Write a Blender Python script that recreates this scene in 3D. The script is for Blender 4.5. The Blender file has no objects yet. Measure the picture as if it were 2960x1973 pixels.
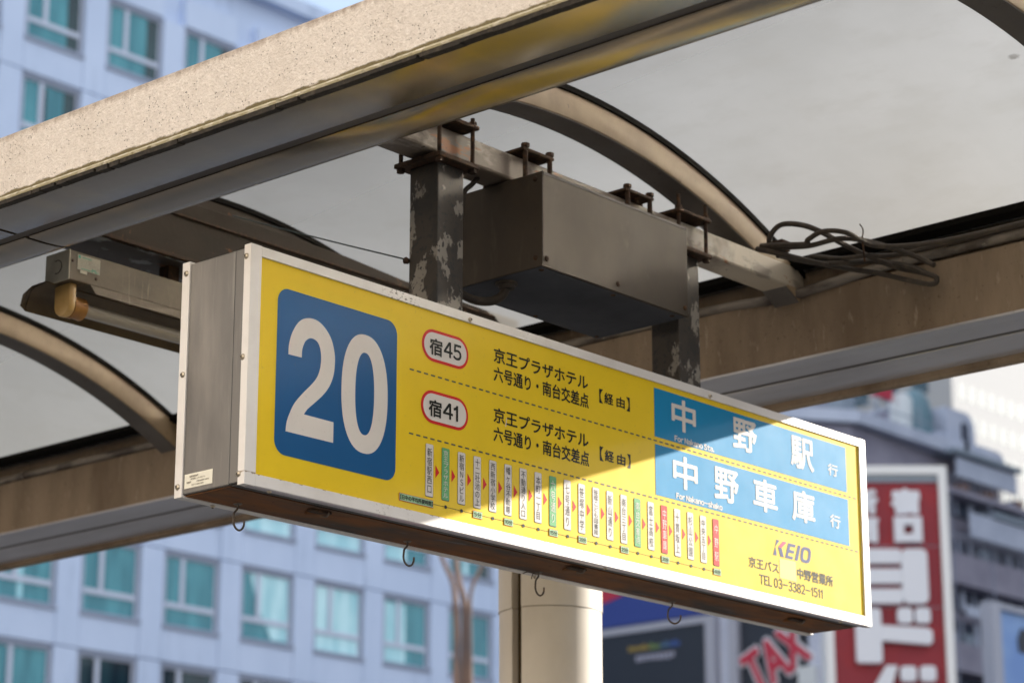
import bpy, bmesh, math, random
from mathutils import Vector, Matrix
random.seed(7)
C = bpy.context.scene.collection
sc = bpy.context.scene
R_ = math.radians

# ---------------------------------------------------------------- camera
AZ, PITCH, ROLL = 0.724452636, 0.282277489, 0.000477767
ca, sa = math.cos(AZ), math.sin(AZ)
F0 = Vector((ca, sa, 0)); R0 = Vector((sa, -ca, 0)); Z = Vector((0, 0, 1))
F = F0*math.cos(PITCH)+Z*math.sin(PITCH); U = -F0*math.sin(PITCH)+Z*math.cos(PITCH)
RR = R0*math.cos(ROLL)+U*math.sin(ROLL); UU = -R0*math.sin(ROLL)+U*math.cos(ROLL)
cd = bpy.data.cameras.new('camera'); cam = bpy.data.objects.new('camera', cd); C.objects.link(cam)
m = Matrix((RR, UU, -F)).transposed().to_4x4(); m.translation = Vector((0, 0, 1.6)); cam.matrix_world = m
cd.sensor_width = 36; cd.lens = 7346.0/2960*36; cd.clip_start = .1; cd.clip_end = 2000
cd.dof.use_dof = True; cd.dof.focus_distance = 6.35; cd.dof.aperture_fstop = 4.2
sc.camera = cam
# ---------------------------------------------------------------- sky, sun, exposure
SUN_EL = R_(18.7); SX, SY = .932, -.362
W = bpy.data.worlds.new('World'); sc.world = W; W.use_nodes = True
nt = W.node_tree; bg = nt.nodes['Background']
sky = nt.nodes.new('ShaderNodeTexSky'); sky.sky_type = 'NISHITA'; sky.sun_disc = False
sky.sun_elevation = SUN_EL; sky.sun_rotation = math.atan2(SX, SY); sky.air_density = 1.0; sky.dust_density = .7; sky.ozone_density = 1.6
tcw = nt.nodes.new('ShaderNodeTexCoord'); nzw = nt.nodes.new('ShaderNodeTexNoise'); nzw.inputs['Scale'].default_value = 1.7; nzw.inputs['Detail'].default_value = 5
mpw = nt.nodes.new('ShaderNodeMapping'); mpw.inputs['Scale'].default_value = (1, 1, 2.2); mpw.inputs['Location'].default_value = (.35, .1, .2)
nt.links.new(tcw.outputs['Generated'], mpw.inputs[0]); nt.links.new(mpw.outputs[0], nzw.inputs['Vector'])
mrw = nt.nodes.new('ShaderNodeMapRange'); mrw.inputs[1].default_value = .34; mrw.inputs[2].default_value = .50; nt.links.new(nzw.outputs['Fac'], mrw.inputs[0])
mxw = nt.nodes.new('ShaderNodeMix'); mxw.data_type = 'RGBA'; mxw.inputs[7].default_value = (4.6, 4.8, 5.2, 1)
nt.links.new(mrw.outputs[0], mxw.inputs[0]); nt.links.new(sky.outputs[0], mxw.inputs[6])   # thin bright cloud
nt.links.new(mxw.outputs[2], bg.inputs[0]); bg.inputs[1].default_value = .13
sl = bpy.data.lights.new('sun', 'SUN'); so = bpy.data.objects.new('sun', sl); C.objects.link(so)
sl.energy = 4.6; sl.angle = R_(.5); sl.color = (1, .93, .82)
so.rotation_euler = Vector((SX*math.cos(SUN_EL), SY*math.cos(SUN_EL), math.sin(SUN_EL))).to_track_quat('Z', 'Y').to_euler()
so.location = (60, -20, 60)
sc.view_settings.view_transform = 'Standard'; sc.view_settings.look = 'None'
sc.view_settings.exposure = 1.1; sc.view_settings.gamma = 1
sc.cycles.max_bounces = 10; sc.cycles.diffuse_bounces = 6
# ---------------------------------------------------------------- materials
def srgb(r, g, b):
    f = lambda c: (c/255/12.92 if c <= 10 else ((c/255+.055)/1.055)**2.4)
    return (f(r), f(g), f(b), 1)
class N:
    def __init__(s, name):
        s.m = bpy.data.materials.new(name); s.m.use_nodes = True; s.t = s.m.node_tree
        s.b = s.t.nodes['Principled BSDF']; s.tc = None
    def n(s, ty, **k):
        x = s.t.nodes.new(ty)
        for a, v in k.items():
            if hasattr(x, a) and not a.startswith('i_'): setattr(x, a, v)
        return x
    def l(s, a, b): s.t.links.new(a, b)
    def co(s, st):
        if not s.tc: s.tc = s.n('ShaderNodeTexCoord')
        mp = s.n('ShaderNodeMapping'); mp.inputs['Scale'].default_value = st; s.l(s.tc.outputs['Object'], mp.inputs[0]); return mp.outputs[0]
    def noise(s, scale, st=(1, 1, 1), detail=6, rough=.6):
        x = s.n('ShaderNodeTexNoise'); x.inputs['Scale'].default_value = scale; x.inputs['Detail'].default_value = detail
        x.inputs['Roughness'].default_value = rough; s.l(s.co(st), x.inputs['Vector']); return x.outputs['Fac']
    def ramp(s, f, a, b):
        x = s.n('ShaderNodeMapRange'); x.inputs[1].default_value = a; x.inputs[2].default_value = b; x.clamp = True; s.l(f, x.inputs[0]); return x.outputs[0]
    def mix(s, f, a, b):
        x = s.n('ShaderNodeMix', data_type='RGBA')
        if isinstance(f, (int, float)): x.inputs[0].default_value = f
        else: s.l(f, x.inputs[0])
        for q, v in ((x.inputs[6], a), (x.inputs[7], b)):
            if isinstance(v, tuple): q.default_value = v
            else: s.l(v, q)
        return x.outputs[2]
    def math(s, op, a, b):
        x = s.n('ShaderNodeMath', operation=op)
        for q, v in ((x.inputs[0], a), (x.inputs[1], b)):
            if isinstance(v, (int, float)): q.default_value = v
            else: s.l(v, q)
        return x.outputs[0]
    def bump(s, h, st, d=.01):
        x = s.n('ShaderNodeBump'); x.inputs['Strength'].default_value = st; x.inputs['Distance'].default_value = d
        s.l(h, x.inputs['Height']); s.l(x.outputs[0], s.b.inputs['Normal'])
    def pos(s, i):
        if not s.tc: s.tc = s.n('ShaderNodeTexCoord')
        x = s.n('ShaderNodeSeparateXYZ'); s.l(s.tc.outputs['Object'], x.inputs[0]); return x.outputs[i]
def c4(c): return tuple(c)+((1,) if len(c) == 3 else ())
def mat(name, col, rough=.5, metal=0, layers=(), bump=None, spec=.5, rvar=0):
    """layers: (colour, noise scale, stretch, lo, hi) laid over the base; bump: (scale, stretch, strength, distance)"""
    s = N(name); out = c4(col)
    for (c2, sc_, st, lo, hi) in layers:
        out = s.mix(s.ramp(s.noise(sc_, st), lo, hi), out, c4(c2))
    if isinstance(out, tuple): s.b.inputs['Base Color'].default_value = out
    else: s.l(out, s.b.inputs['Base Color'])
    s.b.inputs['Roughness'].default_value = rough; s.b.inputs['Metallic'].default_value = metal
    s.b.inputs['Specular IOR Level'].default_value = spec
    if rvar:
        s.l(s.math('ADD', s.math('MULTIPLY', s.noise(9), rvar), rough-rvar/2), s.b.inputs['Roughness'])
    if bump: s.bump(s.noise(bump[0], bump[1]), bump[2], bump[3])
    return s.m
o1 = (1, 1, 1)
# painted rough concrete of the fascia: pits, brown run-off along the top edge, moss above the drip edge
s = N('rough_cream_concrete')
base = s.mix(s.ramp(s.noise(70, o1, 8), .3, .7), (.68, .60, .525, 1), (.80, .715, .635, 1))
base = s.mix(s.ramp(s.noise(90, o1, 3), .55, .75), base, (.88, .81, .74, 1))
zz = s.pos(2)
edge = s.math('ADD', zz, s.math('MULTIPLY', s.noise(45, (1, 1, .35)), .05))
base = s.mix(s.math('MULTIPLY', s.ramp(s.noise(6, (1, 1, .12)), .5, .75), .35), base, (.45, .36, .27, 1))
base = s.mix(s.ramp(edge, .180, .212), base, (.22, .13, .075, 1))
low = s.math('ADD', zz, s.math('MULTIPLY', s.noise(30, (1, .5, 1)), .026))
base = s.mix(s.ramp(low, .0295, .0255), base, (.17, .13, .055, 1))
vo = s.n('ShaderNodeTexVoronoi'); vo.inputs['Scale'].default_value = 120; s.l(s.co((1, 1, 1)), vo.inputs['Vector'])
pit = s.math('MULTIPLY', s.ramp(vo.outputs['Distance'], .22, .12), s.ramp(s.noise(22, o1, 2), .50, .60))
base = s.mix(pit, base, (.12, .08, .05, 1))
s.l(base, s.b.inputs['Base Color']); s.b.inputs['Roughness'].default_value = .8
s.bump(s.math('SUBTRACT', s.math('ADD', s.noise(170, o1, 4), s.math('MULTIPLY', s.noise(60, o1, 2), .8)), s.math('MULTIPLY', pit, 2.5)), .95, .0045)
M_concrete = s.m
M_ochre = mat('ochre_drip_edge', (.42, .36, .22), .6, 0, [((.60, .54, .42), 120, (1, .3, 1), .5, .62), ((.16, .12, .05), 60, (1, .4, 1), .56, .66)], (140, o1, .4, .003))
M_grime = mat('black_grime', (.02, .014, .008), .85, 0, [((.06, .045, .03), 50, o1, .5, .7)], (90, o1, .8, .004))
M_steel = mat('brushed_steel_soffit', (.30, .262, .215), .23, .9, [((.43, .35, .235), 6, (.05, 1, 1), .48, .68), ((.22, .20, .18), 3, (1, .25, 1), .45, .75)], None, rvar=.08)
M_steel_rear = mat('dull_steel_soffit', (.56, .56, .61), .42, .7, [((.38, .38, .40), 2.5, (1, .3, 1), .4, .75), ((.20, .19, .19), 22, o1, .66, .8)], (200, (1, .05, 1), .1, .001))
M_groove = mat('dark_groove', (.10, .09, .085), .7)
M_brown = mat('grimy_brown_paint', (.275, .21, .15), .75, 0, [((.165, .12, .083), 5, (1, 1, .25), .4, .68), ((.34, .275, .21), 40, (1, 1, .3), .60, .76), ((.06, .045, .032), 60, o1, .62, .75)], (70, o1, .25, .003), spec=.15)
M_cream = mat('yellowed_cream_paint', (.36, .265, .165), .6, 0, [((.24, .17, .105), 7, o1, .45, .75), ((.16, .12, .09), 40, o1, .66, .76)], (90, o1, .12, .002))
M_ribunder = mat('shaded_grimy_rib_underside', (.13, .118, .11), .6, .1, [((.10, .09, .08), 6, o1, .42, .7), ((.05, .042, .035), 40, o1, .64, .72)], (90, o1, .12, .002))  # darker than the ribs: shade of the underside and grime in one colour
M_cabbot = mat('dark_blue_grey_panel', (.085, .09, .105), .8, 0, [((.06, .062, .072), 4, o1, .4, .7)], None, .1)
M_gasket = mat('black_rubber_gasket', (.008, .007, .006), .85, spec=.05)
M_tie = mat('dark_brown_beam_paint', (.033, .023, .015), .7, 0, [((.021, .015, .010), 9, (.4, 1, 1), .4, .7), ((.16, .07, .03), 22, o1, .66, .72)], (60, o1, .3, .003), spec=.15)
M_tieunder = mat('peeling_underside', (.06, .05, .045), .6, .2, [((.26, .28, .30), 11, (.6, 1, 1), .54, .60), ((.13, .055, .025), 16, o1, .62, .70)], (60, o1, .3, .003))
s = N('chipped_white_steel'); base = s.mix(s.ramp(s.math('ADD', s.pos(0), s.math('MULTIPLY', s.noise(9), .5)), .86, 1.02), (.155, .12, .09, 1), (.50, .44, .35, 1))
base = s.mix(s.ramp(s.noise(12, (.5, 1, 1)), .55, .62), base, (.30, .26, .21, 1)); base = s.mix(s.ramp(s.noise(17, (.35, 1, 1)), .62, .67), base, (.27, .10, .03, 1)); base = s.mix(s.ramp(s.noise(30), .66, .70), base, (.045, .03, .022, 1))
s.l(base, s.b.inputs['Base Color']); s.b.inputs['Roughness'].default_value = .55; s.bump(s.noise(50), .2, .002); M_xbar = s.m
M_rust = mat('rusty_dark_iron', (.055, .035, .024), .8, 0, [((.12, .06, .03), 60, o1, .5, .7), ((.02, .015, .012), 25, o1, .55, .7)], (120, o1, .5, .003), spec=.15)
M_post = mat('worn_grey_post', (.048, .038, .029), .6, .1, [((.025, .023, .021), 7, (1, 1, .5), .48, .60), ((.26, .235, .20), 12, (1, 1, .6), .545, .575), ((.028, .026, .024), 60, o1, .56, .60)], (60, o1, .2, .002))
M_box = mat('dull_stainless_cabinet', (.068, .053, .039), .6, .1, [((.042, .033, .026), 4, (1, 1, .6), .4, .75), ((.10, .082, .062), 26, (.3, 1, .2), .6, .8), ((.05, .04, .032), 60, o1, .66, .74)], (220, (1, 1, .04), .05, .001), .2, rvar=.2)
M_white = mat('white_aluminium_frame', (.72, .69, .66), .4, .1, [((.60, .56, .52), 6, (.5, 1, 1), .5, .8), ((.10, .075, .055), 9, (.6, 1, 1), .735, .80)], None)
s = N('white_frame_with_grime'); base = s.mix(s.ramp(s.noise(6), .45, .8), (.74, .71, .68, 1), (.62, .58, .54, 1))
spk = s.math('MULTIPLY', s.ramp(s.noise(95, (1, 1, 1.6), 5), .55, .63), s.ramp(s.noise(3.1, (1, 1, .2), 2), .60, .70))
base = s.mix(spk, base, (.07, .05, .035, 1))
e2 = s.math('ADD', s.pos(2), s.math('MULTIPLY', s.noise(70, (1, 1, .3), 5), .018))
rim = s.math('MULTIPLY', s.ramp(e2, .0385, .0415), s.ramp(s.pos(2), .034, .0315))
base = s.mix(rim, base, (.20, .13, .06, 1))
s.l(base, s.b.inputs['Base Color']); s.b.inputs['Roughness'].default_value = .38; s.b.inputs['Metallic'].default_value = .1
M_frame = s.m
M_signbox = mat('brushed_sign_casing', (.155, .15, .143), .38, .5, [((.105, .10, .096), 3.2, (1, 1, .45), .45, .7), ((.25, .235, .215), 5, (1, 1, .22), .52, .78), ((.225, .215, .20), 70, (1, 1, .06), .56, .8)], (150, (1, 1, .05), .08, .001))
M_under = mat('rusty_underside', (.06, .05, .043), .75, 0, [((.20, .078, .022), 5, (.45, 1.4, 1), .38, .56), ((.13, .052, .018), 14, (.4, 1, 1), .52, .66), ((.15, .145, .14), 9, (.3, 1.5, 1), .60, .70), ((.010, .008, .007), 60, o1, .66, .72)], (50, o1, .3, .002), .2)
M_darkgap = mat('dark_joint', (.045, .042, .04), .6)
M_pinkstrip = mat('anodised_strip', (.38, .34, .35), .35, .6, [((.42, .30, .31), 3, (1, 1, 1), .5, .6)])
def ink(name, col, rough=.55, sp=.09):
    s = N(name); base = s.mix(s.ramp(s.noise(7), .4, .75), c4(col), tuple(c*.93 for c in col)+(1,))
    base = s.mix(s.ramp(s.noise(85, o1, 3), .66, .71), base, tuple(c*.85+.012 for c in col)+(1,))
    s.l(base, s.b.inputs['Base Color']); s.b.inputs['Roughness'].default_value = rough; s.b.inputs['Specular IOR Level'].default_value = sp
    s.l(s.math('ADD', s.math('MULTIPLY', s.noise(11, o1, 4), .12), rough-.06), s.b.inputs['Roughness'])
    s.b.inputs['Coat Weight'].default_value = .3; s.b.inputs['Coat Roughness'].default_value = .1
    s.bump(s.noise(3.5, o1, 2), .06, .02); return s.m
I_yel = ink('yellow_acrylic', (.82, .575, .016)); I_blue = ink('deep_blue_film', (.002, .088, .26)); I_white = ink('white_film', (.70, .66, .62))
I_red = ink('red_film', (.62, .02, .02)); I_black = ink('black_lettering', (.014, .017, .014)); I_grey = ink('grey_dashes', (.10, .10, .075))
I_soft = ink('small_black_print', (.035, .036, .032)); I_sky = ink('light_blue_film', (.004, .235, .48)); I_green = ink('green_film', (.14, .40, .17)); I_pale = ink('pale_green_film', (.34, .56, .32))
I_navy = ink('navy_film', (.035, .05, .17)); I_patch = ink('faded_cover_patch', (.82, .60, .19)); I_crim = ink('crimson_film', (.66, .04, .12))
M_sticker = mat('cream_sticker', (.78, .74, .62), .6); M_stext = mat('faded_sticker_print', (.30, .27, .22), .7)
M_screw = mat('zinc_screw', (.55, .47, .36), .35, .8); M_slot = mat('screw_slot', (.02, .015, .01), .7)
M_hook = mat('weathered_iron_hook', (.13, .11, .09), .5, .6, [((.20, .13, .08), 60, o1, .5, .65)], (160, o1, .3, .001))
s = N('translucent_roof_sheet'); tb = s.n('ShaderNodeBsdfTranslucent'); db = s.n('ShaderNodeBsdfDiffuse'); mx = s.n('ShaderNodeMixShader')
cc = s.mix(s.ramp(s.noise(1.6), .3, .75), (.49, .465, .42, 1), (.585, .555, .51, 1))
cc = s.mix(s.ramp(s.noise(9, (1, .5, 1)), .50, .78), cc, (.505, .475, .425, 1)); cc = s.mix(s.ramp(s.noise(30, (1, .5, 1)), .72, .78), cc, (.25, .235, .21, 1))
vo = s.n('ShaderNodeTexVoronoi'); vo.inputs['Scale'].default_value = 4.5; s.l(s.co((1, .6, 1)), vo.inputs['Vector'])
cc = s.mix(s.math('MULTIPLY', s.ramp(s.math('ADD', vo.outputs['Distance'], s.math('MULTIPLY', s.noise(40), .1)), .115, .085), s.ramp(s.noise(2.1, o1, 2), .5, .6)), cc, (.22, .20, .17, 1))
s.l(cc, tb.inputs[0]); s.l(cc, db.inputs[0]); mx.inputs[0].default_value = .3; s.l(tb.outputs[0], mx.inputs[1]); s.l(db.outputs[0], mx.inputs[2])
rb_ = s.n('ShaderNodeBsdfRefraction'); rb_.inputs['Roughness'].default_value = 1.0; rb_.inputs['IOR'].default_value = 1.09; s.l(cc, rb_.inputs[0])
m2 = s.n('ShaderNodeMixShader'); m2.inputs[0].default_value = .72; s.l(mx.outputs[0], m2.inputs[1]); s.l(rb_.outputs[0], m2.inputs[2])
s.l(m2.outputs[0], s.t.nodes['Material Output'].inputs[0]); M_roof = s.m
M_lampcase = mat('stained_lamp_housing', (.125, .095, .06), .6, .1, [((.07, .052, .032), 7, (.6, 1, 1), .42, .65), ((.21, .165, .105), 30, (3, 1, .22), .60, .72), ((.05, .038, .026), 60, o1, .68, .74)], (90, o1, .15, .002))
M_lampend = mat('grey_lamp_end_plate', (.58, .54, .43), .5, .1, [((.42, .385, .30), 10, o1, .45, .7), ((.09, .08, .06), 50, o1, .66, .72)], (90, o1, .15, .002))
M_yellowed = mat('yellowed_plastic_socket', (.62, .40, .15), .35, 0, [((.48, .29, .09), 10, o1, .4, .7)])
M_amber = mat('amber_plastic_collar', (.42, .20, .045), .35, 0, [((.25, .11, .03), 14, o1, .45, .7)])
M_tube = mat('dusty_fluorescent_tube', (.40, .37, .32), .22, 0, [((.30, .26, .20), 8, (.3, 1, 1), .45, .7)])
M_reflect = mat('dirty_reflector', (.15, .115, .075), .55, .2, [((.085, .062, .04), 9, (.5, 1, 1), .42, .7)], (70, o1, .2, .002))
M_teal = mat('teal_print', (.02, .34, .22), .6); M_label = mat('pale_label', (.42, .39, .31), .6, 0, [((.33, .29, .22), 40, o1, .5, .7)])
M_cable = mat('dusty_black_cable', (.045, .034, .025), .75, 0, [((.08, .06, .042), 30, o1, .5, .7)])
M_conduit = mat('dirty_grey_conduit', (.22, .19, .16), .6, 0, [((.07, .055, .045), 12, (1, .4, 1), .45, .6), ((.45, .42, .38), 30, (1, .3, 1), .66, .72)])
M_column = mat('cream_column_paint', (.62, .56, .48), .6, 0, [((.54, .48, .40), 5, (1, 1, .5), .45, .75), ((.42, .35, .27), 60, o1, .70, .78), ((.46, .39, .30), 9, (1, 1, .2), .58, .72)], (60, o1, .06, .002))
M_slotdark = mat('dark_column_slot', (.05, .032, .014), .9, spec=.05)
M_wall = mat('pale_tile_wall', (.54, .65, .85), .6, 0, [((.47, .58, .78), .35, (1, 1, .6), .4, .7), ((.38, .48, .66), 1.6, (1, 1, .12), .58, .75)])
M_jamb = mat('grey_window_surround', (.27, .32, .43), .6); M_sash = mat('silver_window_sash', (.52, .58, .71), .5)
def pane(name, a, b, rough=.08, metal=.35):
    s = N(name); cc = s.mix(s.ramp(s.noise(.9, (2.2, 1, .35), 3), .38, .62), c4(a), c4(b))
    s.l(cc, s.b.inputs['Base Color']); s.b.inputs['Roughness'].default_value = rough; s.b.inputs['Metallic'].default_value = metal; return s.m
G_teal = pane('teal_glass', (.02, .18, .235), (.06, .30, .365), .12, 0); G_dark = pane('dark_glass', (.008, .025, .034), (.02, .06, .07), .1, .2); G_pale = pane('curtain_and_sky_reflection_glass', (.30, .60, .68), (.52, .80, .86), .2, .1)  # G_pale: reflection of bright sky put into the colour, besides drawn curtains
M_bark = mat('brown_bark', (.20, .135, .11), .85, 0, [((.12, .10, .105), 3, (1, 1, .3), .45, .6), ((.26, .16, .11), 5, (1, 1, .4), .6, .7)], (25, (1, 1, .3), .6, .02))
M_mauve = mat('mauve_concrete', (.30, .29, .365), .7, 0, [((.21, .205, .27), .5, o1, .4, .7)]); M_offw = mat('pale_balcony_panel', (.47, .52, .64), .6, 0, [((.38, .43, .55), .6, o1, .4, .7)])
M_darkwin = mat('dark_window_band', (.03, .04, .07), .3, 0); M_slate = mat('slate_awning', (.22, .27, .33), .6); M_rail = mat('grey_railing', (.30, .33, .42), .5, .3)
M_tower = mat('white_tower_cladding', (.34, .345, .355), .8); M_twin = mat('tower_window_glass', (.03, .07, .10), .6)
M_redpan = mat('red_sign_panel', (.22, .010, .022), .6, 0, [((.28, .010, .018), .9, (1, 1, 1), .5, .65)]); M_signlet = mat('white_sign_letters', (.62, .65, .72), .5)
M_signframe = mat('white_sign_frame', (.68, .70, .72), .5); M_navyb = mat('dark_navy_board', (.012, .018, .032), .5); M_bluebd = mat('royal_blue_board', (.02, .045, .24), .5)
M_redb = mat('red_board', (.42, .02, .05), .5); M_greyst = mat('grey_steel_post', (.33, .35, .42), .5); M_maroon = mat('maroon_strip', (.09, .06, .085), .6)
M_postblue = mat('blue_poster', (.14, .26, .55), .5, 0, [((.22, .36, .62), .5, o1, .45, .7)]); M_asph = mat('asphalt', (.055, .057, .062), .9, 0, [((.042, .044, .048), 2, o1, .4, .7)], (60, o1, .4, .01))
M_pave = mat('pavement_blocks', (.10, .095, .09), .85, 0, [((.075, .07, .068), 3, o1, .4, .7)]); M_tank = mat('pale_tank', (.55, .60, .63), .5); M_domeg = mat('teal_plant_cover', (.10, .19, .24), .5)
M_warm = mat('cream_bounce_wall', (.80, .73, .64), .7, 0, [((.72, .65, .56), .3, o1, .4, .7)]); M_brick = mat('orange_bounce_wall', (.45, .27, .15), .7)
M_shade = mat('shade_tower_wall', (.33, .35, .40), .6)
for nm_, cl_ in (('p_yel', (.26, .19, .04)), ('p_grn', (.14, .22, .07)), ('p_cyn', (.06, .13, .24)), ('p_blu', (.04, .09, .30)), ('p_whi', (.30, .31, .40))): globals()[nm_] = mat('poster_print_'+nm_[2:], cl_, .5)
# ---------------------------------------------------------------- mesh helpers
ORG = {}
def tag(o, label=None, cat=None, group=None, kind=None):
    for k, v in (('label', label), ('category', cat), ('group', group), ('kind', kind)):
        if v: o[k] = v
    return o
def thing(name, label, cat, loc=(0, 0, 0), group=None, rz=0):
    o = bpy.data.objects.new(name, None); C.objects.link(o); o.location = loc; o.rotation_euler.z = rz; o.empty_display_size = .2
    ORG[o.name] = Vector(loc) if not rz else Vector((0, 0, 0)); return tag(o, label, cat, group)
class MB:
    def __init__(s): s.v = []; s.f = []
    def add(s, vs, fs):
        n = len(s.v); s.v += [tuple(x) for x in vs]; s.f += [[i+n for i in f] for f in fs]; return s
    def box(s, x0, x1, y0, y1, z0, z1):
        return s.add([(x, y, z) for z in (z0, z1) for y in (y0, y1) for x in (x0, x1)], [[0, 2, 3, 1], [4, 5, 7, 6], [0, 1, 5, 4], [2, 6, 7, 3], [0, 4, 6, 2], [1, 3, 7, 5]])
    def poly(s, pts, fn):                                       # flat polygon, fn maps 2D -> 3D
        return s.add([fn(*p) for p in pts], [list(range(len(pts)))])
    def prism(s, pts, fa, fb):                                  # polygon extruded between two maps
        n = len(pts); a = [fa(*p) for p in pts]; b = [fb(*p) for p in pts]
        return s.add(a+b, [list(range(n)), list(range(2*n-1, n-1, -1))]+[[i, i+n, (i+1) % n+n, (i+1) % n] for i in range(n)])
    def xz(s, pts, y0, y1): return s.prism(pts, lambda x, z: (x, y0, z), lambda x, z: (x, y1, z))
    def yz(s, pts, x0, x1): return s.prism(pts, lambda y, z: (x0, y, z), lambda y, z: (x1, y, z))
    def xy(s, pts, z0, z1): return s.prism(pts, lambda x, y: (x, y, z0), lambda x, y: (x, y, z1))
    def ring(s, outer, inner, fn):                              # flat ring between two loops of equal count
        n = len(outer); return s.add([fn(*p) for p in outer]+[fn(*p) for p in inner], [[i, (i+1) % n, (i+1) % n+n, i+n] for i in range(n)])
    def tube(s, path, r, seg=10, cap=True):
        P = [Vector(p) for p in path]; n = len(P); rr = r if isinstance(r, (list, tuple)) else [r]*n; base = len(s.v); ref = None
        for i, p in enumerate(P):
            t = (P[min(i+1, n-1)]-P[max(i-1, 0)]).normalized()
            if ref is None: ref = Vector((0, 0, 1)) if abs(t.z) < .9 else Vector((1, 0, 0))
            a = (ref-t*ref.dot(t)).normalized(); ref = a; b = t.cross(a)
            for k in range(seg):
                an = 2*math.pi*k/seg; q = p+(a*math.cos(an)+b*math.sin(an))*rr[i]; s.v.append(tuple(q))
        for i in range(n-1):
            for k in range(seg):
                a = base+i*seg+k; b = base+i*seg+(k+1) % seg; s.f.append([a, b, b+seg, a+seg])
        if cap: s.f.append([base+k for k in range(seg-1, -1, -1)]); s.f.append([base+(n-1)*seg+k for k in range(seg)])
        return s
    def lathe(s, c, axis, prof, seg=14):                        # prof: (distance along axis, radius)
        ax = Vector(axis).normalized(); return s.tube([Vector(c)+ax*d for d, r in prof], [max(r, 1e-4) for d, r in prof], seg)
    def build(s, name, m, parent=None, bevel=0, smooth=False, local=False):
        o = Vector((0, 0, 0)) if (local or parent is None) else ORG.get(parent.name, Vector((0, 0, 0)))
        me = bpy.data.meshes.new(name); bm = bmesh.new(); vs = [bm.verts.new(Vector(v)-o) for v in s.v]
        for f in s.f:
            try: bm.faces.new([vs[i] for i in f])
            except ValueError: pass
        bmesh.ops.recalc_face_normals(bm, faces=bm.faces)
        if bevel:
            es = [e for e in bm.edges if len(e.link_faces) == 2 and e.calc_face_angle(0) > .6]
            bmesh.ops.bevel(bm, geom=es, offset=bevel, segments=2, profile=.5, affect='EDGES')
        for f in bm.faces: f.smooth = smooth
        bm.to_mesh(me); bm.free(); me.materials.append(m)
        ob = bpy.data.objects.new(name, me); C.objects.link(ob)
        if smooth:
            try: me.set_sharp_from_angle(angle=R_(38))
            except Exception: pass
        if parent: ob.parent = parent
        ORG[ob.name] = o; return ob
def rrect(x0, x1, y0, y1, r, n=5):
    p = []
    for cx, cy, a0 in ((x1-r, y1-r, 0), (x0+r, y1-r, 90), (x0+r, y0+r, 180), (x1-r, y0+r, 270)):
        for k in range(n+1): a = R_(a0+90*k/n); p.append((cx+r*math.cos(a), cy+r*math.sin(a)))
    return p
def superell(cx, cy, a, b, e=2.35, n=48, shear=0):
    p = []
    for k in range(n):
        t = 2*math.pi*k/n; c, s_ = math.cos(t), math.sin(t)
        x = a*math.copysign(abs(c)**(2/e), c); y = b*math.copysign(abs(s_)**(2/e), s_); p.append((cx+x+shear*y, cy+y))
    return p
def catmull(P, n=6):
    P = [Vector(p) for p in P]; out = []
    for i in range(len(P)-1):
        a, b, c, d = P[max(i-1, 0)], P[i], P[i+1], P[min(i+2, len(P)-1)]
        for k in range(n):
            t = k/n; out.append(.5*((2*b)+(c-a)*t+(2*a-5*b+4*c-d)*t*t+(3*b-3*c+d-a)*t**3))
    return out+[P[-1]]
def glyphs(txt):                                    # outline of a text in em units
    cu = bpy.data.curves.new('lettering', 'FONT'); cu.body = txt; cu.size = 1; cu.resolution_u = 4; cu.fill_mode = 'FRONT'
    ob = bpy.data.objects.new('lettering', cu); C.objects.link(ob); bpy.context.view_layer.update()
    me = bpy.data.meshes.new_from_object(ob); v = [(p.co.x, p.co.y) for p in me.vertices]; f = [list(p.vertices) for p in me.polygons]
    bpy.data.objects.remove(ob); bpy.data.curves.remove(cu); bpy.data.meshes.remove(me); return v, f
def bold(mb, q, f, fn, w, nrm):                                 # heavier strokes: shifted copies a hair apart in depth
    sh = [(0, 0)]+([(w*math.cos(R_(a)), w*math.sin(R_(a))) for a in range(22, 382, 45)] if w else [])
    for i, (a, b) in enumerate(sh): mb.add([tuple(Vector(fn(x+a, y+b))+Vector(nrm)*(.00002*i)) for x, y in q], f)
    return mb
def text_fit(mb, txt, box, fn, weight=0.0, nrm=(0, -1, 0)):
    v, f = glyphs(txt); xs = [a for a, b in v]; ys = [b for a, b in v]; x0, x1, y0, y1 = min(xs), max(xs), min(ys), max(ys)
    u0, u1, w0, w1 = box; w = weight*(w1-w0); u0 += w; u1 -= w; w0 += w; w1 -= w
    q = [(u0+(a-x0)/(x1-x0)*(u1-u0), w0+(b-y0)/(y1-y0)*(w1-w0)) for a, b in v]; return bold(mb, q, f, fn, w, nrm)
ONE = [(0, .575), (0, .495), (.145, .545), (.145, 0), (.235, 0), (.235, .72), (.165, .72), (.12, .63)]
def latin(mb, txt, box, fn, weight=.03, nrm=(0, -1, 0), gap=.075):      # Latin words and digits set from full-width forms, spaced by their own widths
    x = 0; V = []; Fc = []
    for c in txt:
        if c == ' ': x += .22; continue
        if c == '1': v, f = ONE, [list(range(len(ONE)))]
        else: v, f = glyphs(chr(ord(c)+0xFEE0) if ord(c) < 128 else c)
        a0 = min(a for a, b in v); a1 = max(a for a, b in v); n = len(V)
        V += [(a-a0+x, b) for a, b in v]; Fc += [[i+n for i in q] for q in f]; x += a1-a0+gap+(.07 if c == '1' else 0)
    ys = [b for a, b in V]; y0, y1 = min(ys), max(ys); W_ = x-gap; u0, u1, w0, w1 = box; w = weight*(w1-w0)
    return bold(mb, [(u0+a/W_*(u1-u0), w0+(b-y0)/(y1-y0)*(w1-w0)) for a, b in V], Fc, fn, w, nrm)
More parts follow.
